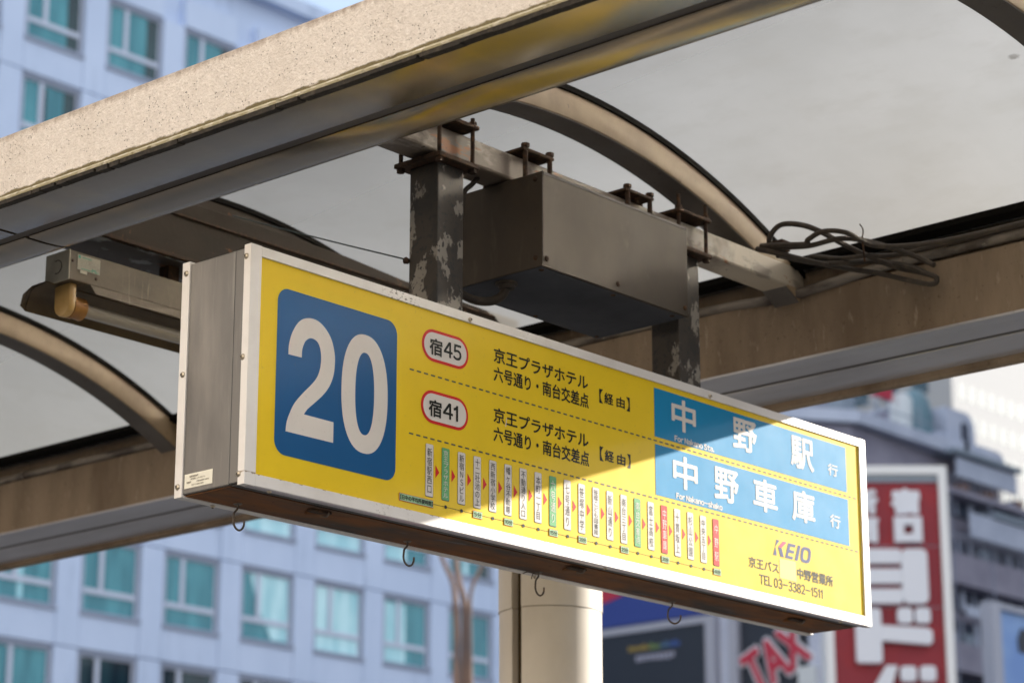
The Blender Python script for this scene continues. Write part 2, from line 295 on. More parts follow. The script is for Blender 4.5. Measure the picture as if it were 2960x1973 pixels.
def text_vert(mb, txt, box, fn, weight=0.0):
    u0, u1, w0, w1 = box; n = len(txt); ch = (w1-w0)/n; cw = u1-u0; h = min(ch*1.02, cw*1.55)
    for i, c in enumerate(txt):
        v, f = glyphs(c); xs = [a for a, b in v]; cx = (min(xs)+max(xs))/2 if ord(c) < 256 else .5
        zc = w1-ch*(i+.5); k = 1 if ord(c) > 255 else .9
        bold(mb, [((u0+u1)/2+(a-cx)*cw*k, zc+(b-.37)*h) for a, b in v], f, fn, weight*cw, (0, -1, 0))
    return mb
# ================================================================ SETTING
tag(MB().box(-400, 600, -400, 700, -1, 0).build('ground', M_asph), kind='structure')
tag(MB().box(3.0, 7.6, -8, 16, -.2, .14).build('pavement', M_pave, bevel=.02), kind='structure')
# ================================================================ CANOPY
XC, ZA, RAD = 5.283, 4.37, 2.38
ZC = ZA-RAD
Y0, Y1 = -3.2, 14.0
canopy = thing('station_canopy', 'brown and cream bus stop canopy with arched translucent roof over the yellow sign', 'canopy', (5.283, 5, 3.78))
def along(prof, m, name, parent, y0=Y0, y1=Y1, bevel=0, smooth=False): return MB().xz(prof, y0, y1).build(name, m, parent, bevel, smooth)
# front beam: concrete fascia, drip edge, steel soffit with groove and a joint
fb = along([(3.788, 3.795), (3.788, 3.963), (4.135, 3.963), (4.135, 4.10), (4.16, 4.10), (4.16, 3.80), (4.13, 3.795)], M_grime, 'front_beam', canopy)
ORG[fb.name] = ORG[canopy.name]
fa = MB().xz([(3.772, 3.786), (3.772, 3.951), (3.777, 3.957), (3.787, 3.957), (3.787, 3.786)], Y0, Y1).build('fascia', M_concrete, fb)
me = fa.data
for v in me.vertices: v.co.z += .0
MB().xz([(3.767, 3.7745), (3.765, 3.779), (3.769, 3.785), (3.784, 3.785), (3.784, 3.7745)], Y0, Y1).build('drip_edge', M_ochre, fb)
g = MB()
yy = Y0
while yy < Y1:
    w = random.uniform(.02, .12); a = random.uniform(0, .005)
    g.xz([(3.768, 3.7665-a), (3.768, 3.7742), (3.796, 3.7742), (3.796, 3.7685-a*.4)], yy, min(Y1, yy+w)); yy += w+random.choice((0, 0, .004, .01))
g.build('grime_crust', M_grime, fb)
YJ = 5.295
def soffit(y0, y1, side):
    outer = [(3.797, 3.779), (3.797, 3.790), (3.976, 3.790), (3.976, 3.782), (3.970, 3.779)]
    inner = [(4.012, 3.779), (4.008, 3.781), (4.008, 3.7905), (4.14, 3.7945), (4.170, 3.815), (4.173, 3.812), (4.168, 3.802), (4.160, 3.7945), (4.148, 3.788), (4.13, 3.783), (4.105, 3.780), (4.07, 3.7785)]
    MB().xz(outer, y0, y1).xz(inner, y0, y1).build('soffit_panel', M_steel, fb, smooth=True)
soffit(Y0, YJ-.007, 0); soffit(YJ+.007, Y1, 1)
MB().box(3.977, 4.007, Y0, Y1, 3.7845, 3.794).box(3.80, 4.13, YJ-.006, YJ+.006, 3.786, 3.7945).build('soffit_groove', M_groove, fb)
# rear beam, mirrored
rb = along([(6.40, 3.79), (6.40, 4.0), (6.43, 4.0), (6.43, 4.085), (6.78, 4.085), (6.78, 3.79)], M_brown, 'rear_beam', canopy)
MB().xz([(6.392, 3.781), (6.392, 3.789), (6.553, 3.789), (6.553, 3.783), (6.549, 3.780)], Y0, Y1).xz([(6.587, 3.780), (6.583, 3.783), (6.583, 3.789), (6.752, 3.789), (6.752, 3.772), (6.735, 3.7765)], Y0, Y1).build('soffit_panel', M_steel_rear, rb, smooth=True)
MB().box(6.554, 6.582, Y0, Y1, 3.786, 3.7895).build('soffit_groove', M_groove, rb)
MB().xz([(6.754, 3.754), (6.754, 3.789), (6.79, 3.789), (6.79, 3.75), (6.762, 3.75)], Y0, Y1).build('rear_lip', M_brown, rb)
MB().xz([(6.352, 4.085), (6.352, 4.105), (6.44, 4.105), (6.44, 4.088), (6.38, 4.075)], Y0, Y1).build('edge_gasket', M_gasket, rb)
MB().xz([(4.126, 4.088), (4.126, 4.105), (4.214, 4.105), (4.214, 4.085), (4.186, 4.075)], Y0, Y1).build('edge_gasket', M_gasket, fb)
# arched ribs, gaskets, roof sheets
def arc(r, x0, x1, n=40):
    a0 = math.asin((x0-XC)/r); a1 = math.asin((x1-XC)/r)
    return [(XC+r*math.sin(a0+(a1-a0)*k/n), ZC+r*math.cos(a0+(a1-a0)*k/n)) for k in range(n+1)]
ribY = [4.49+1.49*k+(.10 if k == -1 else 0) for k in range(-5, 7)]
xa, xb = 4.14, 6.426
rib_me = gas_me = None
for y in ribY:
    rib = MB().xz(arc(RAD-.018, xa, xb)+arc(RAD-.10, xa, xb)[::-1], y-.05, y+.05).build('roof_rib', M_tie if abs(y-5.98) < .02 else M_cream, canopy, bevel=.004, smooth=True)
    MB().xz(arc(RAD-.1004, xa+.01, xb-.01)+arc(RAD-.103, xa+.01, xb-.01)[::-1], y-.046, y+.046).build('underside', M_ribunder, rib, smooth=True)  # dark strip that puts the rib's underside shade into colour
    MB().xz(arc(RAD-.0005, xa, xb)+arc(RAD-.0175, xa, xb)[::-1], y-.056, y+.056).build('gasket', M_gasket, rib, smooth=True)
ys = [Y0]+ribY+[Y1]
for i in range(len(ys)-1):
    b = MB(); n = 40; ya, yb = ys[i], ys[i+1]
    top = arc(RAD+.002, 4.13, 6.436, n)
    b.add([(x, ya, z) for x, z in top]+[(x, yb, z) for x, z in top], [[k, k+1, k+n+2, k+n+1] for k in range(n)])
    b.build('roof_sheet', M_roof, canopy, smooth=True)
tb_ = MB().xz([(4.162, 4.004), (6.43, 4.004), (6.43, 4.158), (5.86, 4.172), (5.58, 4.190), (5.2, 4.198), (4.162, 4.205)], 5.66, 5.84).build('tie_beam', M_tie, canopy, bevel=.005); ORG[tb_.name] = ORG[canopy.name]
MB().box(4.175, 6.42, 5.665, 5.835, 4.0005, 4.0032).build('underside', M_tieunder, tb_)
MB().box(4.175, 6.42, 5.651, 5.6592, 4.0035, 4.015).build('bottom_flange', M_rust, tb_)
MB().box(4.2, 6.42, 5.653, 5.6592, 4.142, 4.149).build('edge_bead', M_rust, tb_)
MB().box(4.162, 6.43, 8.88, 9.04, 4.095, 4.285).build('tie_beam', M_tie, canopy, bevel=.006)
MB().box(4.163, 6.428, 4.439, 4.539, 4.012, 4.09).build('crossbar', M_xbar, canopy, bevel=.008)
# conduit on the ledge of the rear beam
cp = catmull([(6.415, 14, 4.022), (6.415, 8, 4.022), (6.412, 5.2, 4.02), (6.405, 4.75, 4.016), (6.392, 4.5, 4.0), (6.398, 4.3, 4.012), (6.41, 4.05, 4.03), (6.413, 3.4, 4.028), (6.413, -3, 4.028)], 5)
cond = thing('conduit_pipe', 'dirty grey conduit pipe running along the top of the rear beam', 'pipe', (6.41, 4.5, 4.02))
MB().tube(cp, .017, 10).build('pipe', M_conduit, cond, smooth=True)
MB().lathe((6.405, 4.50, 4.0), (0, 1, 0), [(-.012, .024), (.012, .024)]).box(6.385, 6.43, 4.49, 4.51, 3.99, 4.035).build('pipe_clip', M_rust, cond)
for y in (7.35, 8.4): MB().lathe((6.414, y, 4.022), (0, 1, 0), [(-.01, .021), (.01, .021)]).build('pipe_clip', M_conduit, cond)
# column under the rear beam, with its vertical slot facing the front beam
col = thing('column', 'thick round cream column with dark vertical slot below the sign', 'column', (6.585, 5.65, .14))
def colring(r, a0=6.8, n=72):
    p = []
    for k in range(n+1):
        a = R_(180+a0+(360-2*a0)*k/n); p.append((6.585+r*math.cos(a), 5.65+r*math.sin(a)))
    return p+[(6.585-.105, 5.65+.0205), (6.585-.105, 5.65-.0205)]
MB().xy(colring(.177), .14, 3.137).build('shaft', M_column, col, smooth=True)
MB().xy(colring(.1795), 3.139, 3.78).build('collar', M_column, col, smooth=True)
MB().box(6.440, 6.4785, 5.6302, 5.6698, .14, 3.78).build('slot_lining', M_slotdark, col)
# cable loops slung on the rear beam
cab = thing('cable_bundle', 'tangled loops of dusty black cable slung on the crossbar end', 'cable', (6.38, 4.4, 4.1))
def cable(P, r=.0075):
    Q = []
    for x, y, z in P: t = .945 if z > 4.12 else .968 if z > 4.05 else .99 if z > 3.9 and y < 4.5 and y > 3.85 else 1; Q.append((x*t, y*t, 1.6+(z-1.6)*t))
    P = Q; MB().tube(catmull(P, 8), r, 8).build('cable', M_cable, cab, smooth=True)
cable([(6.37, 4.53, 4.172), (6.36, 4.519, 4.203), (6.36, 4.478, 4.231), (6.36, 4.407, 4.217), (6.36, 4.33, 4.178), (6.37, 4.22, 4.10), (6.385, 4.08, 4.015), (6.385, 3.95, 3.96), (6.388, 3.925, 3.94), (6.385, 3.955, 3.93), (6.38, 4.13, 4.0), (6.37, 4.29, 4.055), (6.37, 4.48, 4.135), (6.37, 4.58, 4.175)], .0085)
cable([(6.37, 4.57, 4.17), (6.36, 4.45, 4.15), (6.355, 4.36, 4.135), (6.36, 4.25, 4.135), (6.37, 4.15, 4.105), (6.38, 4.0, 4.03), (6.385, 3.93, 3.985)], .0085)
cable([(6.365, 4.56, 4.18), (6.35, 4.46, 4.158), (6.345, 4.37, 4.14), (6.34, 4.36, 4.15), (6.34, 4.30, 4.165), (6.35, 4.22, 4.145), (6.37, 4.12, 4.085), (6.40, 3.9, 4.06), (6.41, 3.5, 4.06)], .008)
cable([(6.37, 4.50, 4.135), (6.36, 4.38, 4.09), (6.36, 4.36, 4.10), (6.365, 4.26, 4.072), (6.37, 4.16, 4.062), (6.38, 4.05, 4.045), (6.40, 3.8, 4.05), (6.415, 3.2, 4.05), (6.415, 1.0, 4.05)], .008)
cable([(6.37, 4.46, 4.12), (6.365, 4.34, 4.075), (6.37, 4.24, 4.055), (6.375, 4.14, 4.04), (6.385, 4.02, 4.0), (6.39, 3.96, 3.965)], .009)
MB().tube(catmull([(6.10, 4.00, 4.02), (6.095, 3.995, 4.0), (6.10, 3.995, 3.97), (6.11, 4.0, 3.945)]), .003, 6).tube(catmull([(6.10, 4.0, 4.01), (6.10, 3.995, 4.04), (6.11, 4.012, 4.065)]), .002, 6).build('cable_tie', M_rust, cab)
MB().box(6.06, 6.10, 4.262, 4.312, 4.03, 4.062).build('junction_block', M_rust, cab)
# thin wire strung from tie beam to post
wire = thing('tie_wire', 'thin dark wire stretched from the tie beam to the left post', 'wire', (4.71, 4.55, 3.72))
MB().tube([(5.07, 5.655, 4.197), (4.95, 5.27, 4.032), (4.83, 4.9, 3.875), (4.712, 4.545, 3.726)], .0022, 6).build('wire', mat('green_black_wire', (.02, .035, .03), .6), wire)
MB().lathe((4.709, 4.545, 3.722), (-1, 0, 0), [(-.002, .008), (.008, .01), (.014, .004)]).build('wire_anchor', M_rust, wire)
# ================================================================ SIGN
SXO, SYO, SZB, SW, SH = 3.97689, 4.36666, 2.953, 2.6527, .6
sign = thing('hanging_bus_sign', 'long yellow bus stop sign box with white frame and big 20, hung below the canopy', 'bus sign', (SXO, SYO, SZB))
def sb(x0, x1, y0, y1, z0, z1, mb=None): return (mb or MB()).box(SXO+x0, SXO+x1, SYO+y0, SYO+y1, SZB+z0, SZB+z1)
casing = sb(.004, SW-.004, .059, .224, .006, SH-.006).build('casing', M_signbox, sign, bevel=.003)
sb(.004, SW-.004, .024, .0575, .008, SH-.007).build('door_rim', M_signbox, sign, bevel=.002)
sb(.0055, SW-.0055, .0561, .0607, .0095, SH-.009).build('door_joint', M_darkgap, sign)
sb(.012, SW-.012, .062, .222, .003, .0055).build('underside_plate', M_under, sign)
sb(.012, SW-.012, .026, .0565, .0045, .0075).build('underside_channel', M_darkgap, sign)
fr = MB(); yF = 0
for (a, b, c, d) in ((.0, .037, 0, SH), (SW-.033, SW, 0, SH)): sb(a, b, 0, .024, c, d, fr)
sb(.0372, SW-.0332, .0008, .024, SH-.0265, SH-.0008, fr); sb(.0372, SW-.0332, .0008, .024, .0008, .0305, fr)
frame = fr.build('front_frame', M_frame, sign, bevel=.0012)
sb(.02, SW-.02, .004, .022, -.0012, .0006).build('bottom_strip', M_pinkstrip, sign)
br = MB(); sb(0, .03, .2225, .25, 0, SH, br); sb(SW-.03, SW, .2225, .25, 0, SH, br); sb(.0305, SW-.0305, .2230, .2495, SH-.03, SH-.0005, br); sb(.0305, SW-.0305, .2230, .2495, .0005, .03, br)
br.build('back_frame', M_white, sign, bevel=.0012)
sb(.03, SW-.03, .225, .235, .03, SH-.03).build('back_panel', I_yel, sign)
# bolts and hooks
def screw(c, ax, r=.0075, name='screw'):
    ax = Vector(ax); o = MB().lathe(c, ax, [(0, r*1.05), (.0012, r), (.0035, r*.8), (.005, r*.35), (.0053, 0.0003)], 16).build(name, M_screw, sign, smooth=True)
    a = ax.orthogonal().normalized(); b = ax.cross(a); q = MB(); p = Vector(c)+ax*.0049
    for u, v in ((a, b), (b, a)):
        q.add([p-u*r*.5-v*r*.1, p+u*r*.5-v*r*.1, p+u*r*.5+v*r*.1, p-u*r*.5+v*r*.1, p-u*r*.5-v*r*.1+ax*.0012, p+u*r*.5-v*r*.1+ax*.0012, p+u*r*.5+v*r*.1+ax*.0012, p-u*r*.5+v*r*.1+ax*.0012], [[0, 1, 2, 3], [4, 5, 6, 7], [0, 1, 5, 4], [2, 3, 7, 6], [0, 3, 7, 4], [1, 2, 6, 5]])
    s2 = q.build('cross_slot', M_slot, o)
for yv, zv in ((.2345, .570), (.2345, .3095), (.2375, .027)): screw((SXO, SYO+yv, SZB+zv), (-1, 0, 0))
for yv, zv in ((.016, .569), (.0185, .315), (.0205, .0268)): screw((SXO, SYO+yv, SZB+zv), (-1, 0, 0))
for xv in (.79, 1.84): screw((SXO+xv, SYO+.0008, SZB+SH-.018), (0, -1, 0), .0065)
for xv, yv in ((.114, .236), (.094, .0125), (1.32, .236), (1.36, .0125), (2.5, .0125)): screw((SXO+xv, SYO+yv, SZB-.0008), (0, 0, -1), .006)
def hook(xv, yv, turn):
    P = []; r = .021
    P = [(0, 0, 0.003), (0, 0, -.008), (-.004, 0, -.014), (-.012, 0, -.022)]
    for k in range(0, 11): a = R_(165+k*20.5); P.append((.006+r*math.cos(a), 0, -.040+r*1.05*math.sin(a)))
    c, s_ = math.cos(turn), math.sin(turn)
    Q = [(SXO+xv+x*c-y*s_, SYO+yv+x*s_+y*c, SZB+z) for x, y, z in P]
    h = MB().tube(catmull(Q, 4), .0027, 8).build('hook', M_hook, sign, smooth=True)
    MB().lathe((SXO+xv, SYO+yv, SZB+.003), (0, 0, -1), [(0, .011), (.002, .010), (.003, .005)]).build('hook_flange', M_hook, h)
for xv, yv, t in ((.149, .184, .15), (.75, .183, .05), (1.298, .203, .1), (1.903, .204, -.5)): hook(xv, yv, t)
for i, (xv, yv) in enumerate(((.336, .095), (1.318, .088), (2.386, .105))):
    l = MB().xy(rrect(SXO+xv-.034, SXO+xv+.034, SYO+yv-.018, SYO+yv+.006, .005), SZB-.004, SZB+.0025).build('toggle_latch', M_rust, sign, bevel=.0015)
    MB().lathe((SXO+xv, SYO+yv+.022, SZB+.001), (0, 0, -1), [(0, .018), (.004, .017), (.0055, .012), (.005, .007), (.003, .0065)], 20).build('latch_disc', M_under, l, smooth=True)
    MB().tube(catmull([(SXO+xv+.01, SYO+yv-.03, SZB-.004), (SXO+xv+.02, SYO+yv-.012, SZB-.010), (SXO+xv+.012, SYO+yv+.004, SZB-.008)]), .0022, 8).build('latch_wire', M_hook, l, smooth=True)
# twist of wire beside the third hook
MB().tube(catmull([(SXO+1.30, SYO+.203, SZB-.002), (SXO+1.275, SYO+.19, SZB-.008), (SXO+1.25, SYO+.20, SZB-.004), (SXO+1.235, SYO+.205, SZB-.010)]), .0015, 6).tube(catmull([(SXO+1.28, SYO+.20, SZB+.001), (SXO+1.266, SYO+.197, SZB-.01), (SXO+1.265, SYO+.2, SZB-.022)]), .0015, 6).build('wire_twist', M_hook, sign)
# maker sticker on the end
yl, yh, zl, zh = SYO+.116, SYO+.2165, SZB+.0195, SZB+.0550
stk = MB().box(SXO+.0030, SXO+.0038, yl, yh, zl, zh).build('inspection_sticker', M_sticker, sign)
fe = lambda a, b: (SXO+.0026, yh-a, zl+b)
q = MB()
for t, (a0, a1, b0, b1) in (('設備管理番号', (.018, .050, .0255, .0305)), ('運行管理システム用モデム', (.022, .075, .0195, .0235)), ('管理番号', (.008, .024, .0115, .0165)), ('中野営業所 中野区', (.044, .090, .0115, .0155)), ('京王バス東株式会社', (.026, .070, .0045, .0085))): text_fit(q, t, (a0, a1, b0, b1), fe, .03, (-1, 0, 0))
q.build('sticker_print', M_stext, stk)
# posts with bolted plates
for xp, nut in ((4.71, 0), (5.762, 1)):
    po = MB().box(xp, xp+.105, 4.437, 4.541, SZB+SH+.001, 3.985).build('hanger_post', M_post, sign, bevel=.004)
    MB().box(xp-.028, xp+.133, 4.404, 4.576, 3.986, 4.000).build('base_plate', M_rust, po, bevel=.003)
    MB().box(xp-.028, xp+.133, 4.404, 4.576, 4.101, 4.113).build('top_plate', M_rust, po, bevel=.003)
    for a in (-.014, .119):
        for b in (4.418, 4.562):
            MB().lathe((xp+a, b, 3.975), (0, 0, 1), [(0, .006), (.16 if not nut else .185, .006)], 8).lathe((xp+a, b, 4.113), (0, 0, 1), [(0, .0115), (.011, .0115)], 6).lathe((xp+a, b, 3.986), (0, 0, -1), [(0, .0115), (.011, .0115)], 6).build('bolt', M_rust, po)
# ---------------- sign face
PY = SYO+.006
def lay(k): return lambda u, v: (SXO+u, PY-k*.0007, SZB+v)
panel = MB().poly([(.036, .029), (SW-.0325, .029), (SW-.0325, SH-.0255), (.036, SH-.0255)], lay(0)).build('face_panel', I_yel, sign)
def flat(name, pts, k, m, parent=sign): return MB().poly(pts, lay(k)).build(name, m, parent)
num = flat('number_plate', rrect(.098, .5185, .0935, .5135, .036, 8), 1, I_blue)
TWO = [(.1373, .3482), (.1388, .3747), (.1492, .4071), (.1706, .4383), (.1978, .4535), (.2307, .4555), (.2592, .4428), (.2830, .4174), (.2953, .3819), (.2962, .3516), (.2918, .3241), (.2788, .2949), (.2567, .2678), (.2272, .2413), (.2052, .2220), (.1942, .2076), (.2961, .2071), (.2961, .1546), (.1341, .1539), (.1372, .1773), (.1463, .2012), (.1626, .2304), (.1914, .2622), (.2157, .2858), (.2352, .3086), (.2456, .3334), (.2489, .3606), (.2457, .3827), (.2376, .3980), (.2247, .4047), (.2095, .4044), (.1947, .3944), (.1866, .3794), (.1830, .3655), (.1826, .3492)]
def sm(pts, hard):
    out = []; n = len(pts); hard = set(hard); i = 0
    idx = [k for k in range(n)]
    runs = []; cur = [0]
    for k in range(1, n):
        cur.append(k)
        if k in hard: runs.append(cur); cur = [k]
    if len(cur) > 1: runs.append(cur)
    for r in runs:
        P = [Vector((pts[k][0], pts[k][1], 0)) for k in r]; out += [(p.x, p.y) for p in catmull(P, 5)][:-1]
    return out+[pts[-1]]
flat('numeral', sm(TWO, {15, 16, 17, 18, 34}), 2, I_white, num)
MB().ring(superell(.4035, .3015, .0825, .154, 2.3, 64), superell(.4035, .3015, .0337, .107, 2.3, 64), lay(2)).build('numeral', I_white, num)
for nm, z0, z1, du in (('45', .4385, .5255, 0), ('41', .2725, .3605, -.001)):
    bd = flat('route_badge', rrect(.6105+du, .7895, z0, z1, .0435, 10), 1, I_red)
    flat('badge_field', rrect(.6185+du, .7815, z0+.008, z1-.008, .0354, 10), 2, I_white, bd)
    q = MB(); zc = (z0+z1)/2
    text_fit(q, '宿', (.638+du, .6875+du, zc-.026, zc+.020), lay(3), .03); latin(q, nm, (.6935+du, .7595+du-(.006 if nm == '41' else 0), zc-.0205, zc+.0205), lay(3), .03)
    q.build('badge_lettering', I_black, bd)
for zc, du in ((.4005, 0), (.2310, 0)):
    q = MB(); u = .566
    while u < 2.592:
        q.poly(rrect(u, u+.0165, zc-.0021, zc+.0021, .0015, 2), lay(1)); u += .02652
    q.build('dashed_line', I_grey, sign)
for z0 in (0, -.1655):
    q = MB(); text_fit(q, '京王プラザホテル', (.8895, 1.2835, .4875+z0, .5295+z0), lay(1), .022); text_fit(q, '六号通り・南台交差点', (.8895, 1.2855, .4355+z0, .4775+z0), lay(1), .022)
    q.build('via_lettering', I_black, sign)
    q = MB()
    z1 = z0*1.0
    text_fit(q, '【', (1.332, 1.349, .4625+z1, .5035+z1), lay(1), 0); text_fit(q, '】', (1.452, 1.468, .4625+z1, .5035+z1), lay(1), 0)
    text_fit(q, '経', (1.354, 1.394, .4655+z1, .4985+z1), lay(1), .025); text_fit(q, '由', (1.408, 1.445, .4655+z1, .4975+z1), lay(1), .025)
    q.build('via_bracket', I_black, sign)
p1 = flat('destination_panel', [(1.5795, .4125), (2.5485, .4125), (2.5485, .557), (1.5795, .557)], 1, I_sky)
p2 = flat('destination_panel', [(1.5805, .242), (2.552, .242), (2.552, .3905), (1.5805, .3905)], 1, I_sky)
HB = .026
def big(t, box, p, w=HB): text_fit(MB(), t, box, lay(2), w).build('destination_character', I_white, p)
q = MB()
big('中', (1.659, 1.774, .449, .545), p1); big('野', (1.954, 2.074, .446, .5445), p1); big('駅', (2.249, 2.371, .4435, .5445), p1); big('行', (2.4465, 2.500, .4525, .490), p1, .02)
latin(q, 'For Nakano Sta.', (1.672, 1.859, .4165, .4335), lay(2), .05); q.build('destination_lettering', I_white, p1)
q = MB()
big('中', (1.661, 1.777, .279, .3765), p2); big('野', (1.857, 1.976, .275, .3765), p2); big('車', (2.0485, 2.172, .2775, .377), p2); big('庫', (2.247, 2.368, .277, .377), p2); big('行', (2.4495, 2.504, .288, .329), p2, .02)
latin(q, 'For Nakano-shako', (1.675, 1.8935, .2475, .2645), lay(2), .05); q.build('destination_lettering', I_white, p2)
# operator block
q = MB()
for P in ([(2.1619, .2024), (2.1784, .2025), (2.1566, .1811), (2.1545, .1793)], [(2.1545, .1793), (2.1566, .1800), (2.1619, .1536), (2.1425, .1534)], [(2.1696, .1807), (2.1876, .1809), (2.1986, .1534), (2.1808, .1534)], [(2.2225, .2016), (2.2622, .2016), (2.2585, .1925), (2.2340, .1926), (2.2292, .1823), (2.2539, .1818), (2.2503, .1727), (2.2246, .1726), (2.2200, .1624), (2.2457, .1627), (2.2428, .1534), (2.2045, .1534)], [(2.2731, .2024), (2.2876, .2024), (2.2693, .1534), (2.2541, .1534)]): q.poly(P, lay(1))
q.ring(superell(2.3127, .1780, .0262, .0252, 3.2, 40, .22), superell(2.3127, .1780, .0130, .0155, 3, 40, .22), lay(1))
logo = q.build('company_logo', I_navy, sign)
flat('logo_stroke', [(2.1951, .2022), (2.2154, .2022), (2.1881, .1817), (2.1696, .1812)], 1, I_crim, logo)
q = MB(); text_fit(q, '京王バス', (2.0187, 2.170, .0985, .1315), lay(1), .02); text_fit(q, '中野営業所', (2.2644, 2.455, .0985, .1335), lay(1), .03); latin(q, 'TEL 03-3382-1511', (2.0707, 2.3985, .0550, .0845), lay(1), .022, gap=.115)
q.build('contact_lettering', I_black, sign)
flat('cover_patch', [(2.1738, .088), (2.2606, .0872), (2.2586, .1488), (2.1741, .1478)], 1, I_patch)
# the row of stops
stops = '新宿駅西口 京王プラザホテル 新宿ＮＳビル 十二社池の上 西新宿小学校 幡ヶ谷不動尊 不動通り入口 本町一丁目 六号通り 七号通り 笹塚中学 笹塚こども図書館 新山通り 南台三丁目 南台交差点 富士高校 中野車庫 十貫坂上 杉山公園 中央五丁目 中野駅'.split()
mins = {3: '5分', 5: '10分', 8: '15分', 10: '20分', 13: '25分', 16: '30分', 20: '40分'}
ln = flat('time_line', [(.658, .0605), (1.848, .0590), (1.848, .0601), (.658, .0616)], 1, I_black)
for i, st in enumerate(stops):
    u = .6290+i*.06085; mcol = I_green if i in (1, 8, 14) else I_red if i in (16, 20) else I_white
    pl = flat('stop_plate', rrect(u-.0004, u+.0293, .0766, .2162, .004, 3), 1, I_grey)
    flat('plate_face', rrect(u, u+.0278, .0785, .2157, .0035, 3), 2, mcol, pl)
    pad = .006 if len(st) > 5 else .010
    text_vert(MB(), st, (u+.0042, u+.0236, .0785+pad*.7, .2157-pad), lay(3), 0).build('stop_name', I_white if mcol is not I_white else I_soft, pl)
    if i < 20: flat('direction_arrow', [(u+.0375, .1305), (u+.0375, .1645), (u+.0520, .1475)], 1, I_red)
    zc = .0607-.00006*i*.9
    if i in mins:
        tg = flat('minute_tag', rrect(u-.0025, u+.0345, .0500, .0700, .0003, 1), 2, I_red); flat('tag_field', [(u-.0012, .0513), (u+.0332, .0513), (u+.0332, .0687), (u-.0012, .0687)], 3, I_pale, tg)
        latin(MB(), mins[i], (u+.0020, u+.0300, .0540, .0660), lay(4), .03).build('tag_lettering', I_black, tg)
    elif i: flat('line_dot', superell(u+.0152, zc, .0053, .0048, 2, 16), 2, I_black)
tg = flat('duration_tag', rrect(.532, .6585, .0497, .0703, .0003, 1), 2, I_red); flat('tag_field', [(.5334, .0510), (.6571, .0510), (.6571, .0690), (.5334, .0690)], 3, I_pale, tg)
text_fit(MB(), '【日中の平均所要時間】', (.5355, .6550, .0535, .0665), lay(4), .03).build('tag_lettering', I_black, tg)
flat('torn_chip', [(.9355, .318), (.9385, .331), (.9405, .342), (.9425, .343), (.941, .330), (.9385, .3185)], 2, I_white)
# ================================================================ CONTROL CABINET on the crossbar
cabn = thing('control_cabinet', 'dull brown metal equipment box clamped under the crossbar between the posts', 'metal box', (5.32, 4.49, 3.73))
MB().box(4.995, 5.645, 4.309, 4.655, 3.73, 4.004).build('cabinet_body', M_box, cabn, bevel=.003)
MB().box(4.9935, 5.6465, 4.3075, 4.3085, 3.7285, 3.737).box(4.9935, 4.9945, 4.309, 4.6565, 3.7285, 3.737).box(4.9935, 5.6465, 4.3085, 4.318, 3.7285, 3.7295).build('bottom_seam', M_box, cabn)
MB().box(5.0, 5.64, 4.3195, 4.650, 3.7275, 3.7292).build('bottom_panel', M_cabbot, cabn)
MB().box(4.9938, 4.9948, 4.3075, 4.3090, 3.74, 4.004).box(5.0, 5.64, 4.3080, 4.3088, 3.994, 4.001).build('lid_seam', M_groove, cabn)
for x, y, z, ax in ((5.012, 4.309, 3.752, (0, -1, 0)), (5.32, 4.309, 3.752, (0, -1, 0)), (5.628, 4.309, 3.752, (0, -1, 0)), (4.995, 4.335, 3.757, (-1, 0, 0)), (4.995, 4.335, 3.985, (-1, 0, 0)), (5.02, 4.335, 3.7285, (0, 0, -1)), (5.33, 4.335, 3.7285, (0, 0, -1)), (5.34, 4.635, 3.7285, (0, 0, -1)), (5.6, 4.335, 3.7285, (0, 0, -1)), (5.62, 4.635, 3.7285, (0, 0, -1))):
    MB().lathe((x, y, z), ax, [(0, .008), (.003, .007), (.005, .003)]).build('screw', M_rust, cabn, smooth=True)
for xp in (5.02, 5.475):
    pl = MB().box(xp+.008, xp+.142, 4.407, 4.573, 4.100, 4.110).build('clamp_plate', M_rust, cabn, bevel=.003)
    for a in (.025, .130):
        for b in (4.415, 4.565): MB().lathe((xp+a, b, 4.005), (0, 0, 1), [(0, .0075), (.115, .0075)], 8).lathe((xp+a, b, 4.112), (0, 0, 1), [(0, .0125), (.011, .0125)], 6).build('bolt', M_rust, pl)
MB().lathe((5.045, 4.485, 3.729), (0, 0, -1), [(0, .032), (.008, .032), (.010, .024), (.02, .022)], 16).build('cable_gland', M_cable, cabn, smooth=True)
MB().tube(catmull([(5.045, 4.485, 3.712), (5.04, 4.50, 3.690), (5.02, 4.525, 3.676), (4.97, 4.545, 3.674), (4.90, 4.55, 3.69), (4.84, 4.545, 3.72), (4.80, 4.53, 3.72)]), .0125, 10).build('flex_hose', M_cable, cabn, smooth=True)
MB().tube(catmull([(4.94, 4.50, 4.012), (4.915, 4.50, 3.985), (4.885, 4.50, 3.955), (4.875, 4.50, 3.90), (4.88, 4.52, 3.80), (4.90, 4.53, 3.70)]), .0075, 8).build('cable', M_cable, cabn, smooth=True)
# ================================================================ FLUORESCENT LAMP
lamp = thing('fluorescent_lamp', 'weathered fluorescent tube lamp hung under the tie beam behind the sign', 'lamp', (4.62, 5.95, 4.03))
LX, LE = 4.622, 5.90
MB().box(LX+.002, LE, 5.890, 6.002, 3.934, 4.028).build('housing', M_lampcase, lamp, bevel=.003)
en = MB().box(LX-.002, LX+.003, 5.889, 6.003, 3.933, 4.029).build('end_plate', M_lampend, lamp, bevel=.0015)
MB().tube([(LX-.0025, 5.945+.021*math.cos(a), 3.982+.021*math.sin(a)) for a in [R_(60+k*14) for k in range(18)]], .0012, 6).build('knockout_ring', M_slot, en)
